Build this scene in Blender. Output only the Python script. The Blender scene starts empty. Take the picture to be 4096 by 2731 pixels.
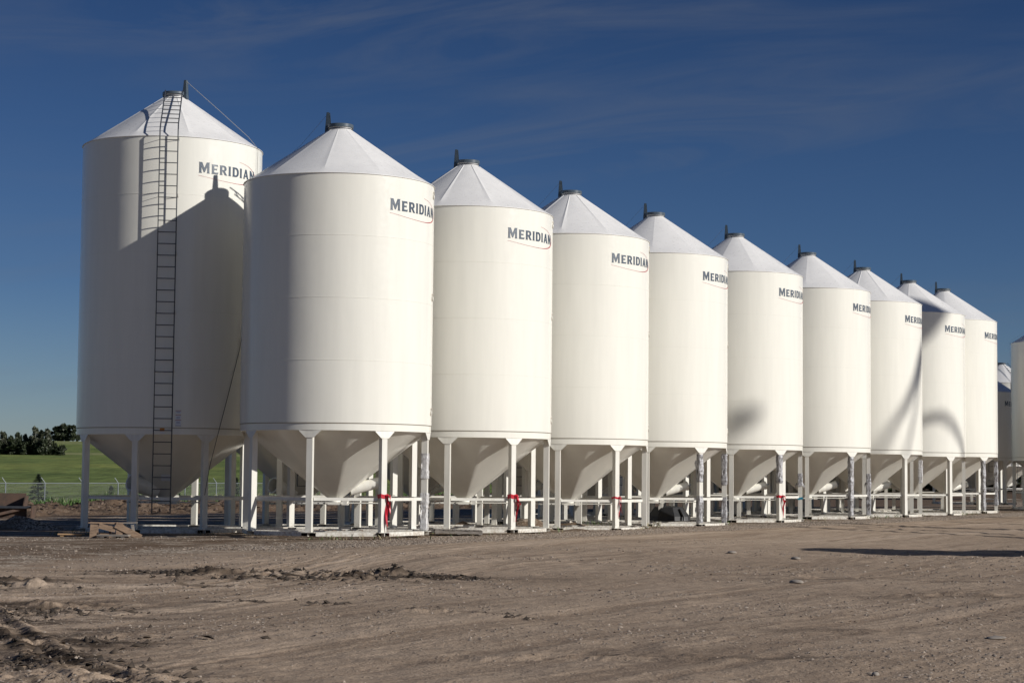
import bpy, math, random
import numpy as np
from mathutils import Vector, Matrix
R_ = math.radians
sc = bpy.context.scene
C = sc.collection
rnd = random.Random(7)

# ------------------------------------------------------------------ camera
CAMH = 1.5635
cd = bpy.data.cameras.new('camera')
cam = bpy.data.objects.new('camera', cd); C.objects.link(cam)
cd.sensor_width = 36.0; cd.lens = 36.0*7670.4/4096.0
cd.clip_start = 0.2; cd.clip_end = 20000
_pit, _rol = 0.0688, 0.0093
fw = Vector((0, math.cos(_pit), math.sin(_pit))); up = Vector((0, -math.sin(_pit), math.cos(_pit))); rt = Vector((1, 0, 0))
r2 = rt*math.cos(_rol) + up*math.sin(_rol); u2 = up*math.cos(_rol) - rt*math.sin(_rol)
m = Matrix((r2, u2, -fw)).transposed().to_4x4(); m.translation = (0, 0, CAMH)
cam.matrix_world = m
sc.camera = cam

# ------------------------------------------------------------------ sun, sky, exposure
SAZ, SEL = 114.9, 22.8          # from +Y towards +X, degrees
sl = bpy.data.lights.new('sun', 'SUN'); sl.energy = 4.3; sl.angle = R_(0.55); sl.color = (1.0, 0.96, 0.90)
so = bpy.data.objects.new('sun', sl); C.objects.link(so)
sv = Vector((math.sin(R_(SAZ))*math.cos(R_(SEL)), math.cos(R_(SAZ))*math.cos(R_(SEL)), math.sin(R_(SEL))))
so.rotation_euler = sv.to_track_quat('Z', 'Y').to_euler()
so.location = (30, -20, 30)
w = bpy.data.worlds.new('World'); sc.world = w; w.use_nodes = True
nt = w.node_tree; nt.nodes.clear()
def N(t, kind, **kw):
    n = t.nodes.new(kind)
    for k, v in kw.items():
        if k == 'inp':
            for a, b in v.items(): n.inputs[a].default_value = b
        else: setattr(n, k, v)
    return n
out = N(nt, 'ShaderNodeOutputWorld')
bg = N(nt, 'ShaderNodeBackground', inp={'Strength': 0.055})
sky = N(nt, 'ShaderNodeTexSky', sky_type='NISHITA', sun_disc=False, sun_elevation=R_(SEL), sun_rotation=R_(SAZ), altitude=700.0, air_density=0.9, dust_density=0.35, ozone_density=3.0)
tcw = N(nt, 'ShaderNodeTexCoord')
sep = N(nt, 'ShaderNodeSeparateXYZ'); nt.links.new(tcw.outputs['Generated'], sep.inputs[0])
# thin cirrus: project the view direction on a high plane, stretched noise
azn = N(nt, 'ShaderNodeMath', operation='ARCTAN2'); nt.links.new(sep.outputs[0], azn.inputs[0]); nt.links.new(sep.outputs[1], azn.inputs[1])
tl = N(nt, 'ShaderNodeMath', operation='MULTIPLY_ADD', inp={1: -0.10}); nt.links.new(azn.outputs[0], tl.inputs[0]); nt.links.new(sep.outputs[2], tl.inputs[2])
cmb = N(nt, 'ShaderNodeCombineXYZ'); nt.links.new(azn.outputs[0], cmb.inputs[0]); nt.links.new(tl.outputs[0], cmb.inputs[1])
mp = N(nt, 'ShaderNodeMapping', inp={'Scale': (1.0, 6.5, 1), 'Location': (1.83, 0.60, 0)}); nt.links.new(cmb.outputs[0], mp.inputs[0])
n1 = N(nt, 'ShaderNodeTexNoise', inp={'Scale': 4.5, 'Detail': 9, 'Roughness': 0.6, 'Distortion': 1.1}); nt.links.new(mp.outputs[0], n1.inputs['Vector'])
n2 = N(nt, 'ShaderNodeTexNoise', inp={'Scale': 1.9, 'Detail': 3, 'Roughness': 0.5}); nt.links.new(mp.outputs[0], n2.inputs['Vector'])
mr1 = N(nt, 'ShaderNodeMapRange', inp={'From Min': 0.42, 'From Max': 0.78}); nt.links.new(n1.outputs[0], mr1.inputs[0])
mr2 = N(nt, 'ShaderNodeMapRange', inp={'From Min': 0.42, 'From Max': 0.64}); nt.links.new(n2.outputs[0], mr2.inputs[0])
cm = N(nt, 'ShaderNodeMath', operation='MULTIPLY'); nt.links.new(mr1.outputs[0], cm.inputs[0]); nt.links.new(mr2.outputs[0], cm.inputs[1])
cm2 = N(nt, 'ShaderNodeMath', operation='MULTIPLY', inp={1: 0.42}); nt.links.new(cm.outputs[0], cm2.inputs[0])
tint = N(nt, 'ShaderNodeMix', data_type='RGBA', blend_type='MULTIPLY'); tint.inputs[0].default_value = 1.0
nt.links.new(sky.outputs[0], tint.inputs[6])
elr = N(nt, 'ShaderNodeValToRGB'); nt.links.new(sep.outputs[2], elr.inputs[0])   # polarised, deeper towards the zenith
ce = elr.color_ramp.elements; ce[0].position = 0.0; ce[0].color = (0.78, 0.84, 1.0, 1); ce[1].position = 0.30; ce[1].color = (0.24, 0.37, 0.58, 1)
k0 = elr.color_ramp.elements.new(.10); k0.color = (0.43, 0.57, 0.82, 1)
nt.links.new(elr.outputs[0], tint.inputs[7])
cl = N(nt, 'ShaderNodeMix', data_type='RGBA'); nt.links.new(cm2.outputs[0], cl.inputs[0]); nt.links.new(tint.outputs[2], cl.inputs[6]); cl.inputs[7].default_value = (2.6, 2.9, 3.5, 1)
nt.links.new(cl.outputs[2], bg.inputs[0]); nt.links.new(bg.outputs[0], out.inputs[0])
sc.view_settings.view_transform = 'Standard'; sc.view_settings.look = 'None'; sc.view_settings.gamma = 1; sc.view_settings.exposure = 0.0

# ------------------------------------------------------------------ materials
def mat(name, col, rough=0.6, metal=0.0, spec=None):
    ma = bpy.data.materials.new(name); ma.use_nodes = True
    b = ma.node_tree.nodes['Principled BSDF']
    b.inputs['Base Color'].default_value = (*col, 1); b.inputs['Roughness'].default_value = rough; b.inputs['Metallic'].default_value = metal
    if spec is not None: b.inputs['Specular IOR Level'].default_value = spec
    return ma
def noisy(name, c1, c2, scale=5, rough=0.7, bump=0.0, bscale=None, detail=6, metal=0.0, lo=0.35, hi=0.65, stretch=None, bdist=0.02):
    ma = mat(name, c1, rough, metal); t = ma.node_tree; b = t.nodes['Principled BSDF']
    tc = N(t, 'ShaderNodeTexCoord'); src = tc.outputs['Object']
    if stretch:
        mpp = N(t, 'ShaderNodeMapping', inp={'Scale': stretch}); t.links.new(src, mpp.inputs[0]); src = mpp.outputs[0]
    n = N(t, 'ShaderNodeTexNoise', inp={'Scale': scale, 'Detail': detail, 'Roughness': 0.6}); t.links.new(src, n.inputs['Vector'])
    r = N(t, 'ShaderNodeMapRange', inp={'From Min': lo, 'From Max': hi}); t.links.new(n.outputs[0], r.inputs[0])
    mx = N(t, 'ShaderNodeMix', data_type='RGBA'); t.links.new(r.outputs[0], mx.inputs[0]); mx.inputs[6].default_value = (*c1, 1); mx.inputs[7].default_value = (*c2, 1)
    t.links.new(mx.outputs[2], b.inputs['Base Color'])
    if bump:
        n3 = N(t, 'ShaderNodeTexNoise', inp={'Scale': bscale or scale*3, 'Detail': 5, 'Roughness': 0.6}); t.links.new(src, n3.inputs['Vector'])
        bp = N(t, 'ShaderNodeBump', inp={'Strength': bump, 'Distance': bdist}); t.links.new(n3.outputs[0], bp.inputs['Height']); t.links.new(bp.outputs[0], b.inputs['Normal'])
    return ma
def paint(name, c, rough, wav=0.25):
    # glossy sprayed steel: faint blotches, dust streaks, slight oil-canning of the sheets
    ma = mat(name, c, rough); t = ma.node_tree; b = t.nodes['Principled BSDF']
    tc = N(t, 'ShaderNodeTexCoord')
    oi = N(t, 'ShaderNodeObjectInfo')
    add = N(t, 'ShaderNodeVectorMath', operation='ADD'); t.links.new(tc.outputs['Object'], add.inputs[0])
    sc_ = N(t, 'ShaderNodeMath', operation='MULTIPLY', inp={1: 50.0}); t.links.new(oi.outputs['Random'], sc_.inputs[0]); t.links.new(sc_.outputs[0], add.inputs[1])
    mpp = N(t, 'ShaderNodeMapping', inp={'Scale': (2.2, 2.2, 0.22)}); t.links.new(add.outputs[0], mpp.inputs[0])
    n = N(t, 'ShaderNodeTexNoise', inp={'Scale': 1.6, 'Detail': 7, 'Roughness': 0.62}); t.links.new(mpp.outputs[0], n.inputs['Vector'])
    r = N(t, 'ShaderNodeMapRange', inp={'From Min': 0.3, 'From Max': 0.72, 'To Min': 1.0, 'To Max': 0.93}); t.links.new(n.outputs[0], r.inputs[0])
    n2_ = N(t, 'ShaderNodeTexNoise', inp={'Scale': 9, 'Detail': 4}); t.links.new(add.outputs[0], n2_.inputs['Vector'])
    mx = N(t, 'ShaderNodeMix', data_type='RGBA', blend_type='MULTIPLY'); mx.inputs[0].default_value = 1.0; mx.inputs[6].default_value = (*c, 1)
    cb = N(t, 'ShaderNodeCombineColor'); t.links.new(r.outputs[0], cb.inputs[0]); t.links.new(r.outputs[0], cb.inputs[1]); t.links.new(r.outputs[0], cb.inputs[2])
    t.links.new(cb.outputs[0], mx.inputs[7]); t.links.new(mx.outputs[2], b.inputs['Base Color'])
    rr = N(t, 'ShaderNodeMapRange', inp={'From Min': 0.3, 'From Max': 0.7, 'To Min': rough*0.8, 'To Max': rough*1.35}); t.links.new(n2_.outputs[0], rr.inputs[0]); t.links.new(rr.outputs[0], b.inputs['Roughness'])
    n3 = N(t, 'ShaderNodeTexNoise', inp={'Scale': 0.9, 'Detail': 2}); t.links.new(add.outputs[0], n3.inputs['Vector'])
    bp = N(t, 'ShaderNodeBump', inp={'Strength': wav, 'Distance': 0.03}); t.links.new(n3.outputs[0], bp.inputs['Height']); t.links.new(bp.outputs[0], b.inputs['Normal'])
    return ma
M = {}
M['wall'] = paint('cream_enamel', (0.85, 0.834, 0.757), 0.2)
M['roof'] = paint('white_enamel', (0.87, 0.86, 0.845), 0.30, 0.15)
M['leg'] = noisy('leg_enamel', (0.78, 0.765, 0.70), (0.68, 0.655, 0.58), 3, 0.35, stretch=(3, 3, .6), lo=.45, hi=.8)
M['skid'] = noisy('skid_enamel', (0.76, 0.74, 0.67), (0.45, 0.38, 0.29), 4, 0.5, lo=.5, hi=.8)
for k_ in ('leg', 'skid'):
    t = M[k_].node_tree; b = t.nodes['Principled BSDF']; src_ = b.inputs['Base Color'].links[0].from_socket
    tc = N(t, 'ShaderNodeTexCoord'); sx = N(t, 'ShaderNodeSeparateXYZ'); t.links.new(tc.outputs['Object'], sx.inputs[0])
    n = N(t, 'ShaderNodeTexNoise', inp={'Scale': 14.0, 'Detail': 5}); t.links.new(tc.outputs['Object'], n.inputs['Vector'])
    hz = N(t, 'ShaderNodeMapRange', inp={'From Min': 0.0, 'From Max': 0.42, 'To Min': 0.20, 'To Max': -0.22}); t.links.new(sx.outputs[2], hz.inputs[0])
    ad = N(t, 'ShaderNodeMath', operation='ADD'); t.links.new(n.outputs[0], ad.inputs[0]); t.links.new(hz.outputs[0], ad.inputs[1])
    rg_ = N(t, 'ShaderNodeMapRange', inp={'From Min': .58, 'From Max': .85, 'To Max': .7}); t.links.new(ad.outputs[0], rg_.inputs[0])
    mx = N(t, 'ShaderNodeMix', data_type='RGBA'); t.links.new(rg_.outputs[0], mx.inputs[0]); t.links.new(src_, mx.inputs[6]); mx.inputs[7].default_value = (0.30, 0.23, 0.17, 1)
    t.links.new(mx.outputs[2], b.inputs['Base Color'])
M['dark'] = noisy('dark_steel', (0.035, 0.042, 0.052), (0.06, 0.065, 0.075), 6, 0.38)
M['lever'] = noisy('slate_steel', (0.06, 0.085, 0.11), (0.09, 0.11, 0.13), 6, 0.35)
M['hole'] = mat('hollow_dark', (0.02, 0.018, 0.016), 0.9)  # openings are not cut: their inner shade is this flat dark colour
M['rustline'] = mat('seam_sealant', (0.30, 0.26, 0.20), 0.7)
M['slate'] = mat('slate_vinyl', (0.075, 0.10, 0.135), 0.4)
M['redvinyl'] = mat('red_vinyl', (0.42, 0.03, 0.04), 0.4)
M['ribbon'] = noisy('red_plastic', (0.62, 0.015, 0.035), (0.45, 0.01, 0.03), 12, 0.3)
M['blue'] = mat('teal_plastic', (0.02, 0.25, 0.38), 0.4)
M['rope'] = mat('grey_rope', (0.33, 0.32, 0.30), 0.8)
M['glass'] = mat('port_glass', (0.10, 0.09, 0.07), 0.15)
M['galv'] = mat('galvanised', (0.30, 0.33, 0.35), 0.5, 0.5)
M['wood'] = noisy('pallet_wood', (0.36, 0.25, 0.17), (0.19, 0.13, 0.09), 6, 0.85, 0.3, stretch=(1, 6, 6))
M['wood2'] = noisy('new_board', (0.50, 0.33, 0.18), (0.38, 0.25, 0.14), 6, 0.8, stretch=(1, 6, 6))
M['greywood'] = noisy('weathered_board', (0.30, 0.27, 0.24), (0.18, 0.16, 0.14), 6, 0.9, stretch=(1, 6, 6))
M['rust'] = noisy('rusty_plate', (0.12, 0.072, 0.05), (0.07, 0.05, 0.04), 3, 0.8, 0.2)
M['poly'] = noisy('black_poly', (0.012, 0.013, 0.015), (0.022, 0.022, 0.024), 3, 0.5)
M['decal'] = mat('white_sticker', (0.72, 0.74, 0.78), 0.4)
M['decalred'] = mat('sticker_red', (0.4, 0.05, 0.06), 0.4)
M['decalblue'] = mat('sticker_blue', (0.15, 0.2, 0.42), 0.4)
M['orange'] = mat('sticker_orange', (0.75, 0.28, 0.03), 0.4)
M['foil'] = noisy('silver_wrap', (0.50, 0.50, 0.52), (0.10, 0.09, 0.08), 14, 0.3, 0.8, 30, lo=.42, hi=.66, stretch=(1, 1, .5))
M['film'] = noisy('white_film', (0.72, 0.72, 0.72), (0.42, 0.40, 0.38), 12, 0.3, 0.8, 30, lo=.4, hi=.7, stretch=(1, 1, .4))
M['stone'] = noisy('stone', (0.36, 0.32, 0.28), (0.22, 0.19, 0.16), 6, 0.9)
M['bark'] = noisy('bark', (0.20, 0.17, 0.13), (0.09, 0.075, 0.06), 8, 0.9)
M['palebark'] = noisy('pale_bark', (0.42, 0.40, 0.35), (0.2, 0.19, 0.16), 4, 0.9)
def leafmat(name, a, b_):
    ma = mat(name, a, 0.6); t = ma.node_tree; b = t.nodes['Principled BSDF']
    g = N(t, 'ShaderNodeNewGeometry'); mx = N(t, 'ShaderNodeMix', data_type='RGBA')
    t.links.new(g.outputs['Random Per Island'], mx.inputs[0]); mx.inputs[6].default_value = (*a, 1); mx.inputs[7].default_value = (*b_, 1)
    t.links.new(mx.outputs[2], b.inputs['Base Color'])
    return ma
def _lm(): pass
M['leafdark'] = leafmat('leaf_dark', (0.022, 0.034, 0.014), (0.045, 0.058, 0.026))
M['leafpale'] = leafmat('leaf_pale', (0.045, 0.055, 0.03), (0.085, 0.09, 0.055))
M['needle'] = leafmat('needle', (0.025, 0.045, 0.03), (0.06, 0.085, 0.06))
M['grass'] = leafmat('grass_blades', (0.05, 0.11, 0.02), (0.11, 0.20, 0.05))
M['drygrass'] = leafmat('dry_grass', (0.22, 0.20, 0.11), (0.42, 0.36, 0.22))

# ------------------------------------------------------------------ builders
class MB:
    def __init__(s): s.v = []; s.f = []; s.mi = []; s.mats = []
    def mat(s, m_):
        if m_ not in s.mats: s.mats.append(m_)
        return s.mats.index(m_)
    def add(s, vs, fs, m_):
        o = len(s.v); i = s.mat(m_); s.v += [tuple(v) for v in vs]
        for f in fs: s.f.append([o+k for k in f]); s.mi.append(i)
    def box(s, c, d, m_, rot=None):
        vs = []
        for x in (-.5, .5):
            for y in (-.5, .5):
                for z in (-.5, .5):
                    p = Vector((x*d[0], y*d[1], z*d[2]))
                    if rot is not None: p = rot @ p
                    vs.append(p+Vector(c))
        s.add(vs, [(0, 1, 3, 2), (4, 6, 7, 5), (0, 4, 5, 1), (2, 3, 7, 6), (0, 2, 6, 4), (1, 5, 7, 3)], m_)
    def bar(s, a, b, wd, ht, m_):
        a = Vector(a); b = Vector(b); d = b-a; L = d.length; q = d.to_track_quat('X', 'Z').to_matrix()
        s.box((a+b)/2, (L, wd, ht), m_, q)
    def tube(s, pts, r, m_, n=8, caps=True):
        pts = [Vector(p) for p in pts]; rs = r if isinstance(r, (list, tuple)) else [r]*len(pts)
        vs = []; fs = []
        for i, p in enumerate(pts):
            d = (pts[min(i+1, len(pts)-1)]-pts[max(i-1, 0)]).normalized()
            u = d.cross(Vector((0, 0, 1)))
            if u.length < 1e-3: u = d.cross(Vector((1, 0, 0)))
            u.normalize(); v = d.cross(u)
            for k in range(n):
                a = 2*math.pi*k/n; vs.append(p+(u*math.cos(a)+v*math.sin(a))*rs[i])
        for i in range(len(pts)-1):
            for k in range(n):
                a = i*n+k; b = i*n+(k+1) % n; fs.append((a, b, b+n, a+n))
        if caps: fs.append(tuple(range(n-1, -1, -1))); fs.append(tuple((len(pts)-1)*n+k for k in range(n)))
        s.add(vs, fs, m_)
    def lathe(s, prof, m_, n=64, cap0=False, cap1=False):
        vs = []; fs = []
        for r, z in prof:
            for k in range(n):
                a = 2*math.pi*k/n; vs.append((r*math.sin(a), r*math.cos(a), z))
        for i in range(len(prof)-1):
            for k in range(n):
                a = i*n+k; b = i*n+(k+1) % n; fs.append((a, a+n, b+n, b))
        if cap0: fs.append(tuple(range(n)))
        if cap1: fs.append(tuple((len(prof)-1)*n+k for k in range(n-1, -1, -1)))
        s.add(vs, fs, m_)
    def mesh(s, name, smooth=None):
        me = bpy.data.meshes.new(name); me.from_pydata(s.v, [], s.f)
        for m_ in s.mats: me.materials.append(M[m_] if isinstance(m_, str) else m_)
        me.polygons.foreach_set('material_index', s.mi)
        if smooth is not None:
            me.polygons.foreach_set('use_smooth', [True]*len(me.polygons)); me.set_sharp_from_angle(angle=R_(smooth))
        me.update(); return me
def link(name, data, parent=None, loc=None, rz=None, **props):
    o = bpy.data.objects.new(name, data); C.objects.link(o)
    if parent is not None: o.parent = parent
    if loc is not None: o.location = loc
    if rz is not None: o.rotation_euler = (0, 0, rz)
    for k, v in props.items(): o[k] = v
    return o
def thing(name, label, cat, loc=(0, 0, 0), rz=0, group=None, data=None):
    o = link(name, data, None, loc, rz); o['label'] = label; o['category'] = cat
    if group: o['group'] = group
    return o
def structure(name, me):
    return link(name, me, kind='structure')
def polar(az, r, z=0.0):
    return Vector((r*math.sin(R_(az)), r*math.cos(R_(az)), z))

# ------------------------------------------------------------------ numpy noise for the terrain
_rs = np.random.RandomState(3); _T = _rs.rand(256, 256)
def vnoise(x, y):
    xi = np.floor(x).astype(int); yi = np.floor(y).astype(int); fx = x-xi; fy = y-yi
    fx = fx*fx*(3-2*fx); fy = fy*fy*(3-2*fy)
    a = _T[xi % 256, yi % 256]; b = _T[(xi+1) % 256, yi % 256]; c = _T[xi % 256, (yi+1) % 256]; d = _T[(xi+1) % 256, (yi+1) % 256]
    return (a*(1-fx)+b*fx)*(1-fy)+(c*(1-fx)+d*fx)*fy-0.5
def fbm(x, y, o=4, g=0.5):
    s = 0; a = 1.0
    for i in range(o):
        s = s+a*vnoise(x*2**i+17.3*i, y*2**i+9.1*i); a *= g
    return s
def sstep(a, b, x):
    t = np.clip((x-a)/(b-a), 0, 1); return t*t*(3-2*t)
def base_z(x, y):
    x = np.asarray(x, float); y = np.asarray(y, float)
    s = -0.855*x+0.518*y                      # distance across the bin rows
    r = np.hypot(x, y)
    z = -0.07-0.0165*np.clip(s-30, 0, 78)
    # far fields rise behind the fence
    ang = x/np.maximum(y, 1)
    f1 = np.interp(r, [0, 130, 300, 450, 610, 625, 700, 900, 1150, 1300, 1600, 9000], [0, 0, 2.3, 4.9, 7.6, 7.5, 9.1, 13.2, 19.6, 20.6, 14, 12])
    # loose topsoil bank along the fence, parallel to the rows
    t = r*0
    nz = 0.75+0.5*vnoise(x*.22, y*.22)+0.5*vnoise(x*.9, y*.9)
    z = z+0.62*nz*sstep(68.5, 73.5, s)*(1-sstep(76.0, 80.0, s))*(1-sstep(16, 30, x))
    z = z+(s > 68)*(s < 80)*(1-sstep(16, 30, x))*0.34*fbm(x*1.3, y*1.3, 4, .6)
    return z+f1
def fine_z(x, y):
    z = base_z(x, y); r = np.hypot(x, y)
    near = 1-sstep(60, 130, r)
    s = -0.855*x+0.518*y; pad = 1-.8*sstep(22, 26, s)*(1-sstep(50, 60, s))
    z = z+near*pad*(0.10*fbm(x*.11, y*.11, 3)+0.030*fbm(x*.6, y*.6, 3)+0.020*fbm(x*2.6+3, y*2.6, 4))
    # wheel tracks sweeping past the bins: ridges that follow the row, curling to the left
    u = 0.855*x-0.518*y; 
    q = (y-36-0.35*x+0.012*(x+4)**2)
    z = z+near*0.018*np.sin(q*4.2+2.5*fbm(x*.15, y*.15, 2))*np.exp(-(q/7.0)**2)*(0.5+fbm(x*.3, y*.3, 2))
    st_, ln_ = track(x, y); z = z+near*pad*.022*st_*(.35+ln_)
    # churned clods: (cx, cy, rx, ry, h)
    for cx, cy, rx, ry, h in CH:
        wgt = np.exp(-((x-cx)/rx)**2-((y-cy)/ry)**2)
        nn = fbm(x*1.7+cx, y*2.6+cy, 4, .6)
        n5 = 1-2*np.abs(fbm(x*4.3+cx, y*4.9, 3, .6)); z = z+wgt*h*(0.05+1.15*np.clip(nn, -0.1, 1)*(.4+.9*n5)+.16*fbm(x*8, y*8, 2))
    # deep tyre rut bottom left
    for (ax, ay, bx, by, wd, dp) in RUT:
        dx, dy = bx-ax, by-ay; L = math.hypot(dx, dy); t = ((x-ax)*dx+(y-ay)*dy)/L; d = ((x-ax)*dy-(y-ay)*dx)/L+0.10*fbm(x*.9, y*.9, 2)
        wgt = sstep(-.6, .3, t)*(1-sstep(L-.3, L+.6, t))
        z = z+wgt*dp*(1.15*np.exp(-((np.abs(d)-wd)/(wd*.55))**2)-np.exp(-(d/(wd*.75))**2)*(0.8+0.9*np.sin(t*48+2*vnoise(t*3,d*3))))
    return z
CH = [(-3.2, 29.9, 1.7, .75, .20), (-5.0, 30.6, 1.2, .6, .14), (-1.9, 30.3, .8, .5, .22), (-1.2, 29.8, .9, .3, .14), (-4.6, 27.6, .8, .25, .12),
      (-6.9, 26.7, .8, .5, .13), (-7.3, 28.3, .9, .4, .12), (-3.4, 24.4, .5, .18, .10), (-2.2, 24.2, .3, .14, .12), (-.6, 22.6, .55, .2, .12), (.25, 22.2, .3, .12, .10),
      (-5.0, 19.0, 1.3, 1.0, .10), (-5.6, 22.6, 1.0, .8, .10), (-4.2, 16.3, 1.0, .6, .08), (-3.3, 15.2, .9, .4, .12), (-5.8, 23.8, 1.2, .5, .12),
      (3.3, 20.5, 1.0, .6, .03), (2.4, 17.5, .9, .5, .05), (5.2, 31, 1.5, .5, .06), (6.5, 30.3, 1.1, .4, .05), (5.8, 26.5, 1.2, .6, .05), (.4, 17.6, 1.2, .5, .05)]
RUT = [(-6.6, 24.0, -4.1, 17.2, .15, .035), (-7.2, 23.6, -4.7, 16.6, .14, .04), (-4.3, 17.4, -2.6, 14.3, .18, .04)]
def track(x, y):
    # broad lanes sweeping up from the left and bending to run along the rows
    a = x+3.5+1.2*fbm(x*.07, y*.07, 2); f = 1.62*np.log1p(np.exp(np.clip(a*.8, -30, 30)))/.8
    q = y-f
    l = np.sqrt(1+(1.62/(1+np.exp(-np.clip(a*.8, -30, 30))))**2); q = q/l**.6
    wob = 1.1*fbm(x*.12, y*.12, 3)
    st = fbm(q*1.9+wob, x*.10+y*.05, 5, .62)+.55*fbm(q*6.5+wob*2, x*.16+y*.08+7, 3)
    lane = .35*np.exp(-((q-11.5)/1.5)**2)+.3*np.exp(-((q-6.5)/1.6)**2)+np.exp(-((q-26.5)/3.6)**2)+.8*np.exp(-((q-20)/1.6)**2)+.5*np.exp(-((q-33)/1.8)**2)
    return st, lane
def moist_shade(x, y):  # damp soil mask; also carries painted shade of the churned clods
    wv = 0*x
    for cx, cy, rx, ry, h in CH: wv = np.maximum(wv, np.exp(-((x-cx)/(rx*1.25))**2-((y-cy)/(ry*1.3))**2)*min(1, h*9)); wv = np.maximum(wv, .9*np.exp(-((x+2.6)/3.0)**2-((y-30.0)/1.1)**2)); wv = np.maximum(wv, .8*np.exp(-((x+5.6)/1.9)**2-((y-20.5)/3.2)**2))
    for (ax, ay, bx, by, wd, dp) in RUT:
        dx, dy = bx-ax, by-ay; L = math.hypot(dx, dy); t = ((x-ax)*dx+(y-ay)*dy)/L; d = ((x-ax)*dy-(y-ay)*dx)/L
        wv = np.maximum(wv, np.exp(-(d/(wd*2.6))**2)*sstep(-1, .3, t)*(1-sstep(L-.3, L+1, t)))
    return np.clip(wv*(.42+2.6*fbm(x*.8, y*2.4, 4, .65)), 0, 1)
def gz(x, y): return float(fine_z(np.array([x]), np.array([y]))[0])

# ------------------------------------------------------------------ ground materials
def ground_mat(name, far=False):
    ma = bpy.data.materials.new(name); ma.use_nodes = True; t = ma.node_tree; b = t.nodes['Principled BSDF']
    b.inputs['Roughness'].default_value = 0.95; b.inputs['Specular IOR Level'].default_value = 0.15
    g = N(t, 'ShaderNodeNewGeometry'); P = g.outputs['Position']
    def noise(scale, det, ro=.6, vec=P, dist=0.0):
        n = N(t, 'ShaderNodeTexNoise', inp={'Scale': scale, 'Detail': det, 'Roughness': ro, 'Distortion': dist}); t.links.new(vec, n.inputs['Vector']); return n.outputs[0]
    def rng(v, a, b_, c=0., d=1.):
        r = N(t, 'ShaderNodeMapRange', inp={'From Min': a, 'From Max': b_, 'To Min': c, 'To Max': d}); t.links.new(v, r.inputs[0]); return r.outputs[0]
    def mix(f, a, b_, bt='MIX'):
        x = N(t, 'ShaderNodeMix', data_type='RGBA', blend_type=bt)
        for i, v in ((0, f), (6, a), (7, b_)):
            if isinstance(v, tuple): x.inputs[i].default_value = (*v, 1)
            elif isinstance(v, float): x.inputs[i].default_value = v
            else: t.links.new(v, x.inputs[i])
        return x.outputs[2]
    def mth(op, a, b_):
        x = N(t, 'ShaderNodeMath', operation=op)
        for i, v in ((0, a), (1, b_)):
            if isinstance(v, (int, float)): x.inputs[i].default_value = v
            else: t.links.new(v, x.inputs[i])
        return x.outputs[0]
    mpp = N(t, 'ShaderNodeMapping', inp={'Rotation': (0, 0, R_(-22)), 'Scale': (0.35, 1.5, 1)}); t.links.new(P, mpp.inputs[0])
    big = noise(0.16, 5); tr = noise(0.9, 6, .6, mpp.outputs[0], .6); mid = noise(1.3, 6); fin = noise(26, 4, .7); fin2 = noise(9, 5, .65)
    la = N(t, 'ShaderNodeAttribute', attribute_name='lanes'); ls = N(t, 'ShaderNodeSeparateColor'); t.links.new(la.outputs['Color'], ls.inputs[0])
    col = mix(rng(big, .36, .64), (0.473, 0.361, 0.267), (0.363, 0.272, 0.196))
    col = mix(rng(mid, .46, .70, 0., .55), col, (0.270, 0.194, 0.138))
    col = mix(rng(fin2, .45, .72, 0., .45), col, (0.297, 0.221, 0.161))
    smooth_ = mix(rng(ls.outputs[0], .25, .75), (0.363, 0.270, 0.193), (0.572, 0.452, 0.348))
    col = mix(mth('MULTIPLY', ls.outputs[1], .8), col, smooth_)
    col = mix(rng(ls.outputs[0], .30, .10, 0., .5), col, (0.231, 0.167, 0.119))
    col = mix(rng(fin, .34, .66, -.0, .34), col, (0.176, 0.128, 0.089))
    fin3 = noise(60, 2, .5); col = mix(rng(fin3, .56, .70, 0., .5), col, (0.638, 0.538, 0.436))
    # pebbles
    vo = N(t, 'ShaderNodeTexVoronoi', inp={'Scale': 17.0}); t.links.new(P, vo.inputs['Vector'])
    pb = rng(vo.outputs['Distance'], .16, .30, 1., 0.)
    sp = N(t, 'ShaderNodeSeparateColor'); t.links.new(vo.outputs['Color'], sp.inputs[0])
    keep = rng(sp.outputs[0], .72, .74)
    pb = mth('MULTIPLY', pb, keep)
    # gravel apron along the front of the rows
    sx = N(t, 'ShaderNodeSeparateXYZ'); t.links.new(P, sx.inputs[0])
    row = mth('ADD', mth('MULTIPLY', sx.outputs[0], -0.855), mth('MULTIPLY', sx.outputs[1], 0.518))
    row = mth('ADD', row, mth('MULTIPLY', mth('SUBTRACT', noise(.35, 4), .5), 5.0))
    lx = mth('MULTIPLY', rng(sx.outputs[0], -14., 0., 0., 1.), 3.0)
    ap = rng(mth('SUBTRACT', row, lx), 22.5, 24.0)
    vo2 = N(t, 'ShaderNodeTexVoronoi', inp={'Scale': 19.0}); t.links.new(P, vo2.inputs['Vector'])
    gcol = mix(vo2.outputs['Color'], (0.140, 0.102, 0.071), (0.460, 0.392, 0.316))
    bw = N(t, 'ShaderNodeRGBToBW'); t.links.new(vo2.outputs['Color'], bw.inputs[0])
    gcol = mix(rng(bw.outputs[0], .3, .72), (0.130, 0.093, 0.062), (0.660, 0.568, 0.462))
    gcol = mix(rng(noise(.8, 5), .42, .60), gcol, (0.190, 0.129, 0.084))
    col = mix(mth('MULTIPLY', ap, .85), col, gcol)
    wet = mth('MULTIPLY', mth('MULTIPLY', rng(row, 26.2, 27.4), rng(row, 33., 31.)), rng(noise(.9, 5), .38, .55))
    col = mix(mth('MULTIPLY', wet, .75), col, (0.120, 0.078, 0.048))
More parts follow.
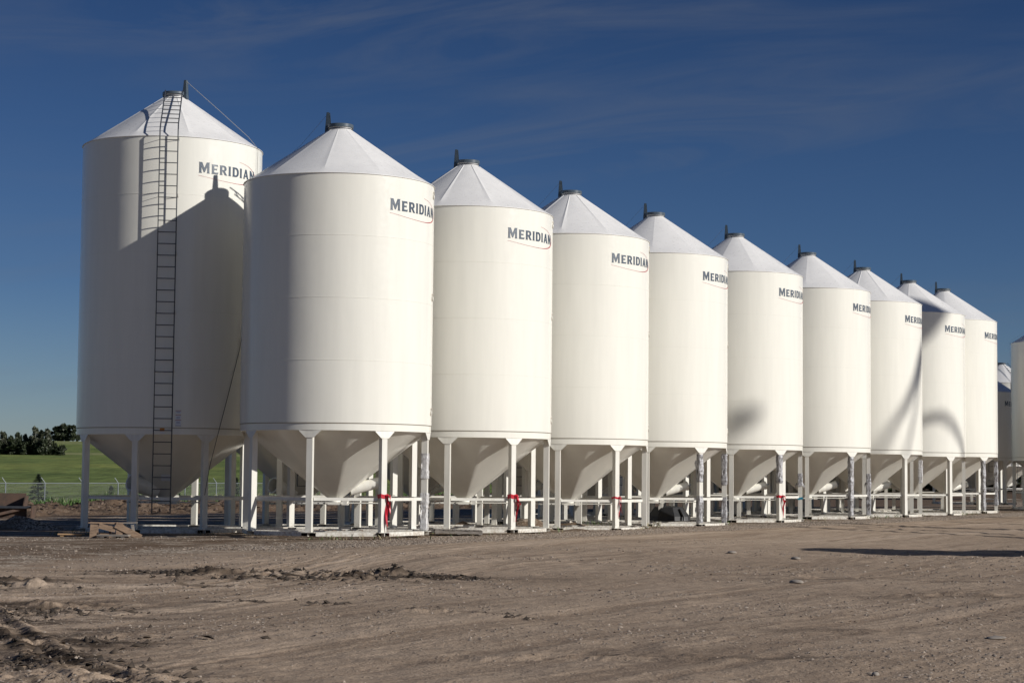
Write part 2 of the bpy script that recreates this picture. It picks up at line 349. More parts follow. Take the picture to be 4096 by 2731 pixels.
    col = mix(mth('MULTIPLY', pb, .8), col, mix(sp.outputs[1], (0.220, 0.176, 0.142), (0.460, 0.402, 0.340)))
    # darker loose topsoil on the berm; shade behind right-hand bins painted in too
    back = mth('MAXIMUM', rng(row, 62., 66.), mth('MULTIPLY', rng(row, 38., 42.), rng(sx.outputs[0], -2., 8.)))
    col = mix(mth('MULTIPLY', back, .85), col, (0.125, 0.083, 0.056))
    at_ = N(t, 'ShaderNodeAttribute', attribute_name='moist_shade')
    col = mix(mth('MULTIPLY', at_.outputs['Fac'], .95), col, (0.050, 0.036, 0.026))  # damp colour, with the low-sun shade of the clods painted in
    t.links.new(col, b.inputs['Base Color'])
    h = mth('ADD', mth('MULTIPLY', fin, .35), mth('MULTIPLY', fin2, .8)); h = mth('ADD', h, mth('MULTIPLY', pb, .5))
    h = mth('ADD', h, mth('MULTIPLY', mth('MULTIPLY', ap, bw.outputs[0]), .8)); h = mth('ADD', h, mth('MULTIPLY', tr, 1.6))
    bp = N(t, 'ShaderNodeBump', inp={'Strength': .7, 'Distance': .04}); t.links.new(h, bp.inputs['Height']); t.links.new(bp.outputs[0], b.inputs['Normal'])
    return ma
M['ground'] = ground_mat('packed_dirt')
def field_mat():
    ma = bpy.data.materials.new('crop_field'); ma.use_nodes = True; t = ma.node_tree; b = t.nodes['Principled BSDF']
    b.inputs['Roughness'].default_value = 0.9; b.inputs['Specular IOR Level'].default_value = 0.1
    g = N(t, 'ShaderNodeNewGeometry')
    mpp = N(t, 'ShaderNodeMapping', inp={'Scale': (0.05, 0.010, 1)}); t.links.new(g.outputs['Position'], mpp.inputs[0])
    n = N(t, 'ShaderNodeTexNoise', inp={'Scale': 1.0, 'Detail': 8, 'Roughness': .65}); t.links.new(mpp.outputs[0], n.inputs['Vector'])
    mp2 = N(t, 'ShaderNodeMapping', inp={'Scale': (0.6, 0.10, 1)}); t.links.new(g.outputs['Position'], mp2.inputs[0])
    nb = N(t, 'ShaderNodeTexNoise', inp={'Scale': 1.0, 'Detail': 6, 'Roughness': .7}); t.links.new(mp2.outputs[0], nb.inputs['Vector'])
    ra = N(t, 'ShaderNodeValToRGB'); t.links.new(n.outputs[0], ra.inputs[0])
    e = ra.color_ramp.elements; e[0].position = .34; e[0].color = (0.115, 0.16, 0.048, 1); e[1].position = .66; e[1].color = (0.27, 0.305, 0.09, 1)
    k = ra.color_ramp.elements.new(.5); k.color = (0.185, 0.24, 0.075, 1)
    rg = N(t, 'ShaderNodeMapRange', inp={'From Min': .4, 'From Max': .62, 'To Min': 0.62, 'To Max': 1.1}); t.links.new(nb.outputs[0], rg.inputs[0])
    mx = N(t, 'ShaderNodeMix', data_type='RGBA', blend_type='MULTIPLY'); mx.inputs[0].default_value = 1; t.links.new(ra.outputs[0], mx.inputs[6])
    cb = N(t, 'ShaderNodeCombineColor')
    for i in range(3): t.links.new(rg.outputs[0], cb.inputs[i])
    t.links.new(cb.outputs[0], mx.inputs[7])
    # distance bands: stubble road between the two fields
    ln = N(t, 'ShaderNodeVectorMath', operation='LENGTH'); t.links.new(g.outputs['Position'], ln.inputs[0])
    r2_ = N(t, 'ShaderNodeValToRGB'); r2_.color_ramp.interpolation = 'LINEAR'
    mr = N(t, 'ShaderNodeMapRange', inp={'From Min': 0, 'From Max': 1400}); t.links.new(ln.outputs[1], mr.inputs[0]); t.links.new(mr.outputs[0], r2_.inputs[0])
    ee = r2_.color_ramp.elements; ee[0].position = 0; ee[0].color = (0, 0, 0, 1); ee[1].position = 1; ee[1].color = (0, 0, 0, 1)
    for p_, v in ((.442, 0), (.448, .8), (.487, .8), (.497, 0), (.70, 0), (.74, .7)):
        q_ = r2_.color_ramp.elements.new(p_); q_.color = (v, v, v, 1)
    m3 = N(t, 'ShaderNodeMix', data_type='RGBA'); t.links.new(r2_.outputs[0], m3.inputs[0]); t.links.new(mx.outputs[2], m3.inputs[6]); m3.inputs[7].default_value = (0.27, 0.28, 0.13, 1)
    t.links.new(m3.outputs[2], b.inputs['Base Color'])
    bp = N(t, 'ShaderNodeBump', inp={'Strength': 1.0, 'Distance': .5}); t.links.new(nb.outputs[0], bp.inputs['Height']); t.links.new(bp.outputs[0], b.inputs['Normal'])
    return ma
M['field'] = field_mat()

def grid_mesh(name, X, Y, Z, m_):
    nr, ncl = X.shape
    me = bpy.data.meshes.new(name)
    co = np.stack([X, Y, Z], -1).reshape(-1, 3).astype(np.float32)
    i = np.arange(nr-1)[:, None]*ncl+np.arange(ncl-1)[None, :]
    fc = np.stack([i, i+1, i+ncl+1, i+ncl], -1).reshape(-1, 4)
    me.vertices.add(len(co)); me.vertices.foreach_set('co', co.ravel())
    me.loops.add(fc.size); me.loops.foreach_set('vertex_index', fc.ravel().astype(np.int32))
    me.polygons.add(len(fc)); me.polygons.foreach_set('loop_start', np.arange(0, fc.size, 4, dtype=np.int32))
    me.polygons.foreach_set('use_smooth', np.ones(len(fc), bool))
    me.materials.append(m_); me.update(calc_edges=True); me.validate(); return me

# one sheet: fine in the yard, coarse towards the horizon; the crop field is the same sheet beyond the fence
rr = np.concatenate([np.geomspace(11.0, 66.0, 760), np.geomspace(66.2, 130, 330), np.geomspace(131, 170, 40), np.geomspace(175, 6000, 150)])
aa = np.concatenate([np.linspace(-75, -21, 60)[:-1], np.linspace(-21, 21, 820), np.linspace(21, 75, 60)[1:]])
RR, AA = np.meshgrid(rr, np.radians(aa), indexing='ij')
GX = RR*np.sin(AA); GY = RR*np.cos(AA); GZ = fine_z(GX, GY)
SPLIT = 880
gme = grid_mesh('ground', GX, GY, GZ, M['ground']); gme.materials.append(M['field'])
nr_, nc_ = GX.shape
fcx = (GX[:-1, :-1]+GX[1:, 1:])/2; fcy = (GY[:-1, :-1]+GY[1:, 1:])/2
S_ = -0.855*fcx+0.518*fcy
isf = (S_ > 79.0+1.5*fbm(fcx*.2, fcy*.2, 3)) | (np.hypot(fcx, fcy) > 260)
gme.polygons.foreach_set('material_index', isf.astype(np.int32).ravel())
st_, ln_ = track(GX, GY); st_ = np.clip(.5+.9*st_, 0, 1).ravel(); ln_ = np.clip(ln_*(.8+.8*fbm(GX*.2, GY*.2, 3)), 0, 1).ravel()
cb_ = gme.color_attributes.new('lanes', 'FLOAT_COLOR', 'POINT'); cb_.data.foreach_set('color', np.stack([st_, ln_, 0*st_, np.ones_like(st_)], -1).astype(np.float32).ravel())
ca = gme.color_attributes.new('moist_shade', 'FLOAT_COLOR', 'POINT'); mo = moist_shade(GX, GY).ravel().astype(np.float32)
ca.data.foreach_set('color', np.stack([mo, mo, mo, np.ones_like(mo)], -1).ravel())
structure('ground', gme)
# the yard under and behind the camera
xx, yy = np.meshgrid(np.linspace(-60, 60, 40), np.linspace(-60, 12.5, 30), indexing='ij')
zz = base_z(xx, yy)-0.16
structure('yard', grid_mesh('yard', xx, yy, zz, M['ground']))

# ------------------------------------------------------------------ lettering
LET = {
 'M': ([(0,0),(106,0),(84,18),(82,180),(160,20),(184,20),(262,184),(262,18),(240,0),(345,0),(324,18),(322,270),(342,290),(244,290),(172,132),(102,290),(2,290),(22,270),(20,18)], None, 345),
 'E': ([(0,0),(214,0),(224,68),(206,46),(92,44),(90,108),(168,110),(180,92),(180,166),(168,146),(90,148),(92,212),(196,210),(212,190),(204,255),(0,255),(20,239),(20,16)], None, 224),
 'R': ([(0,0),(112,0),(92,16),(90,96),(118,96),(178,12),(190,0),(272,0),(248,18),(186,104),(220,124),(238,152),(238,192),(222,228),(188,248),(150,255),(0,255),(20,239),(20,16)], [(90,138),(145,138),(166,150),(172,174),(166,198),(145,212),(90,212)], 262),
 'I': ([(0,0),(110,0),(90,16),(88,127),(90,239),(110,255),(0,255),(20,239),(22,127),(20,16)], None, 110),
 'D': ([(0,0),(150,0),(200,12),(240,46),(258,92),(260,140),(248,192),(216,232),(168,252),(130,255),(0,255),(20,239),(20,16)], [(90,44),(135,44),(168,56),(188,92),(190,140),(180,180),(156,204),(130,211),(90,211)], 260),
 'A': ([(0,0),(92,0),(74,16),(90,58),(176,58),(192,16),(174,0),(286,0),(262,18),(178,235),(184,255),(96,255),(102,235),(22,18)], [(104,96),(162,96),(133,178)], 286),
 'N': ([(0,0),(90,0),(72,16),(70,158),(206,-6),(262,-6),(264,239),(282,255),(194,255),(212,239),(214,104),(88,255),(0,255),(20,239),(20,16)], None, 282)}
RW = 2.44
def flat_fill(loops):
    cu = bpy.data.curves.new('t', 'CURVE'); cu.dimensions = '2D'; cu.fill_mode = 'BOTH'
    for lp in loops:
        sp = cu.splines.new('POLY'); sp.points.add(len(lp)-1); sp.use_cyclic_u = True
        for i, (x, y) in enumerate(lp): sp.points[i].co = (x, y, 0, 1)
    o = bpy.data.objects.new('t', cu); me = bpy.data.meshes.new_from_object(o)
    vs = [(v.co.x, v.co.y) for v in me.vertices]; fs = [tuple(p.vertices) for p in me.polygons]
    bpy.data.objects.remove(o); bpy.data.meshes.remove(me); bpy.data.curves.remove(cu)
    return vs, fs
def lettering(az0, z0, offz, sub=True):
    mb = MB(); x = 0.0; k = 0.925
    for ch in 'MERIDIAN':
        o, h, wd = LET[ch]
        loops = [[(p[0]*.001, p[1]*.001) for p in o]]+([[(p[0]*.001, p[1]*.001) for p in h]] if h else [])
        vs, fs = flat_fill(loops)
        P = []
        for (a, b) in vs:
            az = R_(az0)-(x+a)*k/RW; P.append(((RW+offz)*math.sin(az), (RW+offz)*math.cos(az), z0+b))
        fs2 = []
        for f in fs:
            c = Vector(P[f[0]]); n = (Vector(P[f[1]])-c).cross(Vector(P[f[2]])-c)
            fs2.append(f if n.dot(Vector((c.x, c.y, 0))) > 0 else f[::-1])
        mb.add(P, fs2, 'slate'); x += wd*.001+.040
    return mb.mesh('lettering')
def catmull(P, n=8):
    out_ = []; Q = [P[0]]+list(P)+[P[-1]]
    for i in range(1, len(Q)-2):
        for s in range(n):
            t = s/n; a, b, c, d = [np.array(Q[i+j], float) for j in (-1, 0, 1, 2)]
            out_.append(.5*((2*b)+(-a+c)*t+(2*a-5*b+4*c-d)*t*t+(-a+3*b-3*c+d)*t**3))
    out_.append(np.array(P[-1], float)); return out_
SW = [(144.2,-.07),(131.3,-.145),(120,-.178),(112,-.175),(104.6,-.14),(99,-.07),(96,.04),(96,.14),(98.5,.24),(103,.33),(108,.385),(114,.42)]
def swoosh(az0, z0):
    mb = MB(); pts = catmull([(a-144+az0, z0+b) for a, b in SW], 8); n = len(pts); vs = []; fs = []
    for i, p in enumerate(pts):
        q = pts[min(i+1, n-1)]; o = pts[max(i-1, 0)]
        d = np.array([-(q[0]-o[0])*math.pi/180*RW, q[1]-o[1]]); d /= np.hypot(*d)+1e-9
        t = i/(n-1); hw = .0025+.014*math.exp(-((t-.5)/.2)**2)
        for s in (-1, 1):
            az = R_(p[0])-(-d[1]*s*hw)/RW; vs.append(((RW+.007)*math.sin(az), (RW+.007)*math.cos(az), p[1]+d[0]*s*hw))
    for i in range(n-1): fs.append((2*i, 2*i+2, 2*i+3, 2*i+1))
    mb.add(vs, fs, 'redvinyl'); return mb.mesh('swoosh')

# ------------------------------------------------------------------ hopper bin (local z = 0 at the skid's underside)
ZR = 2.57; ZE = 8.89; ZL = 10.50; SH = 1.54
def wall_mesh(ze):
    mb = MB(); z0 = ZR+.185; prof = [(RW-.012, z0-.001), (RW, z0+.004)]
    nS = int(round((ze-z0)/SH)); h = (ze-z0)/nS
    for i in range(1, nS):
        z = z0+i*h; prof += [(RW, z-.0065), (RW+.0045, z-.006), (RW+.0045, z+.006), (RW, z+.0065)]
    prof += [(RW, ze-.0125), (RW+.006, ze-.012), (RW+.006, ze)]
    mb.lathe(prof, 'wall', 144)
    return mb.mesh('wall', 30)
def ring_mesh():
    mb = MB(); mb.lathe([(RW-.12, ZR+.002), (RW-.015, ZR), (RW-.010, ZR+.004), (RW-.010, ZR+.17), (RW-.006, ZR+.172)], 'wall', 144)
    mb.lathe([(RW-.004, ZR+.170), (RW+.002, ZR+.172), (RW+.002, ZR+.180), (RW-.004, ZR+.182)], 'rustline', 144)
    return mb.mesh('ring_beam', 30)
def roof_mesh(ze, zt, ph=0.0):
    mb = MB(); n = 160; PN = 10; rows = 14; vs = []; fs = []
    r0, r1 = RW+.02, .335
    for i in range(rows+1):
        t = i/rows; r = r0+(r1-r0)*t; z = ze+(zt-ze)*t
        for k in range(n):
            a = 360*k/n; u = ((a-ph)/(360/PN)) % 1.0
            flat = math.cos(math.pi/PN)/math.cos((u-.5)*2*math.pi/PN)
            wgt = min(1, t*5)*.55*(1-.5*t)
            rad = r*(1-wgt*(1-flat)*1.0)
            # folded lap at one side of each panel
            lap = .014*math.exp(-((u if u < .5 else u-1)/.016)**2)*min(1, t*8)
            vs.append(polar(a, rad, z+lap))
    for i in range(rows):
        for k in range(n): a = i*n+k; b = i*n+(k+1) % n; fs.append((a, a+n, b+n, b))
    mb.add(vs, fs, 'roof')
    mb.lathe([(r0-.01, ze-.018), (r0+.004, ze-.012), (r0, ze)], 'roof', 144)
    return mb.mesh('roof', 9)
def hopper_mesh():
    mb = MB(); n = 96; PN = 8; vs = []; fs = []; rows = 12
    for i in range(rows+1):
        t = i/rows; r = 2.40+(.15-2.40)*t; z = ZR+.03+(.87-ZR-.03)*t
        for k in range(n):
            a = 360*k/n; u = (a/(360/PN)+.3) % 1.0; flat = math.cos(math.pi/PN)/math.cos((u-.5)*2*math.pi/PN)
            vs.append(polar(a, r*(1-.75*(1-flat)*math.sin(math.pi*t)**.6), z))
    for i in range(rows):
        for k in range(n): a = i*n+k; b = i*n+(k+1) % n; fs.append((a, a+n, b+n, b))
    mb.add(vs, fs, 'wall'); mb.lathe([(.15, .87), (.155, .80), (.14, .80)], 'wall', 32)
    return mb.mesh('hopper', 14)
def leg_mesh():   # at +Y side, leg tube 0.15 square
    mb = MB(); y = RW-.10; mb.box((0, y, (.10+ZR)/2), (.15, .15, ZR-.10), 'leg')
    return mb.mesh('leg')
def gusset_mesh():
    mb = MB(); y0 = RW-.022; zt = ZR-.002; vs = []; fs = []
    outl = [(-.27, zt), (.27, zt), (.27, zt-.015), (.115, zt-.165), (.095, zt-.175), (-.095, zt-.175), (-.115, zt-.165), (-.27, zt-.015)]
    n = len(outl)
    for y in (y0, y0+.014):
        for x, z in outl: vs.append((x, y-x*x/(2*RW), z))
    fs.append(tuple(range(n))); fs.append(tuple(range(2*n-1, n-1, -1)))
    for i in range(n): j = (i+1) % n; fs.append((i, i+n, j+n, j))
    mb.add(vs, fs, 'leg'); return mb.mesh('gusset')
def brace_mesh():
    mb = MB(); r = RW-.15
    for k in range(8):
        a = polar(100+45*k, r, .90); b = polar(145+45*k, r, .90); d = (b-a).normalized()
        mb.bar(a+d*.085, b-d*.085, .075, .075, 'leg')
    return mb.mesh('brace')
def skid_mesh():
    mb = MB(); r = RW-.06
    for k in range(8):
        a = polar(100+45*k, r, .05); b = polar(145+45*k, r, .05); d = (b-a).normalized(); g = .17
        mb.bar(a+d*g, b-d*g, .15, .10, 'skid')
        for e, s in ((a, 1), (b, -1)):   # dark plate painted as a hollow tube end
            p = e+d*g*s; mb.bar(p-d*s*.002, p-d*s*.0022, .128, .078, 'hole')
        q = a; rot = Matrix.Rotation(-R_(100+45*k), 3, 'Z')
        mb.box((a.x, a.y, .094), (.34, .22, .012), 'skid', rot)
        mb.box((a.x, a.y, .044), (.012, .16, .088), 'skid', rot)
        mb.box(tuple(polar(100+45*k, r-.09, .044)), (.30, .012, .086), 'hole', rot)
    for s in (-1, 1):
        mb.bar((-1.95, s*.75, .05), (1.95, s*.75, .05), .09, .09, 'skid')
    return mb.mesh('skid')
def gate_mesh():
    mb = MB(); mb.box((0, 0, .775), (.42, .40, .045), 'leg'); mb.box((0, 0, .745), (.30, .46, .03), 'leg')
    for s in (-1, 1): mb.box((-.55, s*.17, .77), (1.0, .035, .05), 'leg')
    for k in range(6): mb.box((-.25-.14*k, -.19, .77), (.03, .004, .02), 'hole')
    mb.box((.27, 0, .775), (.14, .34, .10), 'leg')
    return mb.mesh('slide_gate')
def handle_mesh():
    mb = MB(); mb.tube([(.30, -.08, .775), (1.38, -.08, .78)], .018, 'leg', 8)
    mb.tube([(1.38, -.08, .78), (1.44, -.08, .78), (1.46, -.08, .83), (1.44, -.08, .92), (1.50, -.08, .99), (1.56, -.08, .98)], .012, 'leg', 6)
    return mb.mesh('handle')
def collar_mesh(zl):
    mb = MB(); mb.lathe([(.335, zl-.175), (.30, zl-.15), (.30, zl-.03)], 'roof', 48)
    mb.lathe([(.304, zl-.135), (.322, zl-.133), (.322, zl-.118), (.304, zl-.116)], 'dark', 48)
    return mb.mesh('collar', 30)
def lid_mesh(zl):
    mb = MB(); mb.lathe([(.29, zl-.085), (.332, zl-.088), (.334, zl-.006), (.328, zl), (.20, zl+.014), (.0001, zl+.02)], 'lever', 48)
    return mb.mesh('lid', 30)
def lever_mesh(zl):  # at +Y side
    mb = MB(); y = .345; vs = []; fs = []
    z0, z1 = zl-.19, zl+.335
    # tapered U channel: back web and two flanges
    def quadbox(a, b, c, d, th, ax):
        A = [Vector(p) for p in (a, b, c, d)]; o = Vector(ax)*th
        vs_ = A+[p+o for p in A]; mb.add(vs_, [(0, 1, 2, 3), (7, 6, 5, 4), (0, 4, 5, 1), (1, 5, 6, 2), (2, 6, 7, 3), (3, 7, 4, 0)], 'lever')
    quadbox((-.075, y+.05, z0), (.075, y+.05, z0), (.045, y+.02, z1), (-.045, y+.02, z1), .008, (0, 1, 0))
    for s in (-1, 1):
        quadbox((s*.075, y-.08, z0), (s*.075, y+.05, z0), (s*.045, y+.02, z1), (s*.045, y-.04, z1), .007, (s, 0, 0))
    mb.tube([(-.05, y, z1-.04), (.05, y, z1-.04)], .012, 'galv', 8)
    mb.tube([(-.07, y-.02, z0+.03), (.07, y-.02, z0+.03)], .02, 'dark', 8)
    mb.box((0, y-.03, zl-.05), (.10, .10, .06), 'dark')
    return mb.mesh('lid_lever')
def cord_mesh(zl, ze, az_l, drop=5.5):
    mb = MB(); top = polar(az_l, .36, zl+.29)
    pts = [top, polar(az_l+3, 1.1, zl+.29-(.29+zl-ze-.25)*.47), polar(az_l+6, RW+.10, ze+.05), polar(az_l+8, RW+.06, ze-.4), polar(az_l+12, RW+.05, ze-drop)]
    mb.tube(pts, .0035, 'rope', 5); return mb.mesh('cord')
def ladder_mesh(ze, zl, lower):   # at +Y side of the bin, rails in dark tube
    mb = MB(); y = RW+.20; wd = .235; rr_ = .017
    top = [(s*wd*.98, .47, zl-.06) for s in (-1, 1)]
    for s in (-1, 1):
        mb.tube([(s*wd, y, lower), (s*wd, y, ze+.13), (s*wd*.98, RW-.10+.16, ze+.30), (s*wd*.98, .47, zl-.03)], rr_, 'dark', 8)
    z = lower+.02
    while z < ze+.12:
        mb.tube([(-wd, y, z), (wd, y, z)], .013, 'dark', 6); z += .305
    n = 8
    for i in range(n):
        t = (i+.3)/n; yy_ = (RW+.06)*(1-t)+.47*t; zz_ = (ze+.30)*(1-t)+(zl-.03)*t
        mb.tube([(-wd*.98, yy_, zz_), (wd*.98, yy_, zz_)], .013, 'dark', 6)
    zs = [ze-.02]; 
    k = ze-SH
    while k > ZR+.3: zs.append(k); k -= SH
    for z in zs:
        for s in (-1, 1):
            mb.bar((s*wd, y, z), (s*wd*1.08, math.sqrt(RW**2-(wd*1.08)**2)-.005, z-.10), .03, .008, 'leg')
    return mb.mesh('ladder')
def port_mesh():
    mb = MB(); rot = Matrix.Rotation(-math.pi/2, 4, 'X')
    def disc(r, y, m_, n=20): mb.add([(r*math.cos(2*math.pi*k/n), y, r*math.sin(2*math.pi*k/n)) for k in range(n)], [tuple(range(n))[::-1]], m_)
    n = 20; vs = []; fs = []
    for (r, y) in ((.115, RW-.005), (.115, RW+.02), (.09, RW+.02), (.085, RW+.012)):
        for k in range(n): vs.append((r*math.cos(2*math.pi*k/n), y, r*math.sin(2*math.pi*k/n)))
    for i in range(3):
        for k in range(n): a = i*n+k; b = i*n+(k+1) % n; fs.append((a, b, b+n, a+n))
    mb.add(vs, fs, 'leg'); disc(.088, RW+.012, 'glass'); return mb.mesh('sight_glass', 40)
def neck_mesh(closed=True):   # manhole neck on the hopper, +Y side
    mb = MB(); n = 28; th = R_(15); ax = Vector((0, math.cos(th), math.sin(th))); c1 = Vector((0, 1.15, 1.31)); c0 = c1-ax*.8
    u = Vector((1, 0, 0)); v = ax.cross(u)
    vs = []; fs = []
    K = .68 if closed else 1.05
    rings = [(c0, .21*K), (c1, .21*K), (c1, .235*K), (c1+ax*.02, .235*K), (c1+ax*.02, .19*K), (c1-ax*.3, .185*K)]
    for c, r in rings:
        for k in range(n): vs.append(c+(u*math.cos(2*math.pi*k/n)+v*math.sin(2*math.pi*k/n))*r)
    for i in range(len(rings)-1):
        for k in range(n): a = i*n+k; b = i*n+(k+1) % n; fs.append((a, b, b+n, a+n))
    mb.add(vs, fs, 'leg')
    if closed:
        c = c1+ax*.035
        mb.add([c+(u*math.cos(2*math.pi*k/n)+v*math.sin(2*math.pi*k/n))*.155 for k in range(n)], [tuple(range(n))], 'leg')
    else:
        c = c1-ax*.3
        mb.add([c+(u*math.cos(2*math.pi*k/n)+v*math.sin(2*math.pi*k/n))*.185 for k in range(n)], [tuple(range(n))], 'rustline')
    return mb.mesh('manhole_neck', 40), c1, ax
def latch_mesh(c1, ax):
    mb = MB(); mb.tube([c1+ax*.04+Vector((-.1, 0, 0)), c1+ax*.13, c1+ax*.04+Vector((.1, 0, 0))], .018, 'dark', 6)
    mb.tube([c1+ax*.02, c1+ax*.17], .022, 'dark', 8); return mb.mesh('latch')

ME = {'ring': ring_mesh(), 'hopper': hopper_mesh(), 'leg': leg_mesh(), 'gusset': gusset_mesh(), 'brace': brace_mesh(), 'skid': skid_mesh(), 'gate': gate_mesh(), 'handle': handle_mesh(), 'port': port_mesh()}
ME['neck'], _c1, _ax = neck_mesh(True); ME['neck_open'], _, _ = neck_mesh(False); ME['latch'] = latch_mesh(_c1, _ax)
_cache = {}
def cached(key, fn):
    if key not in _cache: _cache[key] = fn()
    return _cache[key]
def make_bin(x, y, z, label, group, logo=144.0, ze=ZE, zl=ZL, lad_az=4, lever_az=283, neck=75, ports=False, roofrot=0, lower=1.9, logoz=None, cord=True, lod=0, name='hopper_bin'):
    t = thing(name, label, 'grain bin', (x, y, z), 0, group)
    o = link('wall', cached(('w', ze), lambda: wall_mesh(ze)), t)
    if logo is not None:
        lz = logoz if logoz is not None else 8.04
        link('lettering', cached(('l', logo, lz), lambda: lettering(logo, lz, .009)), t)
        link('swoosh', cached(('s', logo, lz), lambda: swoosh(logo, lz)), t)
    link('ring_beam', ME['ring'], t)
    rf = link('roof', cached(('r', ze, zl, roofrot), lambda: roof_mesh(ze, zl-.17, roofrot)), t)
    link('collar', cached(('c', zl), lambda: collar_mesh(zl)), rf)
    ld = link('lid', cached(('li', zl), lambda: lid_mesh(zl)), t)
    lv = link('lid_lever', cached(('lv', zl), lambda: lever_mesh(zl)), t, rz=-R_(lever_az))
    if cord: link('cord', cached(('co', zl, ze, lever_az), lambda: cord_mesh(zl, ze, lever_az)), t)
    link('hopper', ME['hopper'], t)
    for k in range(8):
        a = -R_(100+45*k); lg = link('leg', ME['leg'], t, rz=a); link('gusset', ME['gusset'], lg)
    link('brace', ME['brace'], t); link('skid', ME['skid'], t)
    g = link('slide_gate', ME['gate'], t, rz=R_(-4)); link('handle', ME['handle'], g)
    nk = link('manhole_neck', ME['neck'] if neck != 222 else ME['neck_open'], t, rz=-R_(neck))
    if neck != 222: link('latch', ME['latch'], nk)
    if ports:
        for zz_ in (8.66, 6.04, 3.12): link('sight_glass', ME['port'], t, (0, 0, zz_), -R_(95))
    link('ladder', cached(('la', ze, zl, lower), lambda: ladder_mesh(ze, zl, lower)), t, rz=-R_(lad_az))
    return t
POS = {0: (-9.409, 52.541), 1: (-4.482, 49.079), 2: (-1.306, 54.335), 3: (1.806, 59.487), 4: (4.809, 64.458), 5: (8.179, 70.035), 6: (11.757, 75.957), 7: (14.903, 81.165), 8: (17.885, 86.101), 9: (20.357, 90.193)}
BZ = {0: -.07, 1: .006, 2: -.04, 3: -.12, 4: -.10, 5: -.08, 6: -.06, 7: -.067, 8: -.09, 9: -.045}
LOGO = {1: 144, 2: 151.6, 3: 151.6, 4: 144.7, 5: 147.8, 6: 144.1, 7: 146.2, 8: 153.1, 9: 143.9}
RROT = {1: 4, 2: 18, 3: 9, 4: 6, 5: 24, 6: 12, 7: 20, 8: 14, 9: 10}
LAB = {1: 'nearest white hopper bin, its roof shadow falling on the bin with the ladder',
 2: 'white hopper bin with a big red ribbon knotted on its leg beside the gravel pile',
 3: 'white hopper bin with three round cobbles lying at the foot of its right leg',
 4: 'white hopper bin standing over the black plastic dome',
 5: 'white hopper bin with a dim smudge of shadow low on its left and tape-wrapped legs',
 6: 'sixth white bin of the front row, between the smudged bin and the streaked bin',
 7: 'white hopper bin with two slanting shadow streaks low on its wall',
 8: 'white hopper bin with an arched shadow low on its wall and a shaded roof edge',
 9: 'last and smallest-looking white bin at the far right end of the front row'}
G1 = 'white hopper bins in the front row'
for i in range(1, 10):
    make_bin(POS[i][0], POS[i][1], BZ[i], LAB[i], G1, logo=LOGO[i], neck={1: 78, 2: 330, 3: 330, 4: 75, 5: 75, 6: 75, 7: 72, 8: 330, 9: 70}[i], ports=i in (1, 2, 3, 4), roofrot=RROT[i], cord=i != 2)
b0 = make_bin(POS[0][0], POS[0][1], BZ[0], 'tallest white hopper bin, at the far left, with a long dark ladder down its front', 'white hopper bins in the back row', logo=154, ze=10.445, zl=12.06, lad_az=172.5, lever_az=108, neck=222, roofrot=16, lower=.52, logoz=9.50, cord=False)
# its stickers, tags and pull rope
mb = MB()
def patch(mb, a0, a1, z0, z1, m_, off=.006, n=4):
    vs = [];
    for i in range(n+1):
        a = a0+(a1-a0)*i/n; vs += [polar(a, RW+off, z0), polar(a, RW+off, z1)]
    mb.add(vs, [(2*i, 2*i+1, 2*i+3, 2*i+2) for i in range(n)], m_)
for zt, zb in ((3.20, 3.12), (3.08, 2.97), (2.95, 2.80)): patch(mb, 165.2, 161.8, zb, zt, 'decal')
for z in (3.19, 3.075, 2.945, 2.80): patch(mb, 165.2, 161.8, z, z+.012, 'decalred' if z > 2.9 else 'decalblue', .008)
for z in (3.02, 2.99, 2.90, 2.87, 3.15): patch(mb, 164.6, 162.4, z, z+.010, 'decalblue', .008)
link('warning_sticker', mb.mesh('warning_sticker'), b0)
mb = MB(); patch(mb, 174.4, 171.6, 2.66, 2.735, 'orange', .004); patch(mb, 174.4, 171.6, 2.60, 2.652, 'decal', .004); link('ladder_sticker', mb.mesh('ladder_sticker'), b0)
mb = MB(); c = polar(171.0, 0.95, 1.44); mb.box(c, (.24, .012, .20), 'decal', Matrix.Rotation(-R_(171), 3, 'Z') @ Matrix.Rotation(R_(-38), 3, 'X')); link('label_plate', mb.mesh('label_plate'), b0)
mb = MB(); mt = polar(108, .36, 12.06+.30)
mb.tube([mt, polar(104, 1.3, 11.55), polar(103, 2.2, 10.75), polar(104, RW+.05, 10.42), polar(104, RW+.03, 9.2), polar(106, RW+.02, 8.0)], .007, 'rope', 5)
mb.tube([polar(106, RW+.02, 8.0), polar(113, RW+.02, 6.4), polar(121, RW+.03, 4.9), polar(131, RW+.04, 3.6), polar(138, RW+.05, 2.6), polar(143, RW+.03, 1.75), polar(146, RW+.03, 1.0)], .009, 'dark', 5)
link('pull_rope', mb.mesh('pull_rope'), b0)

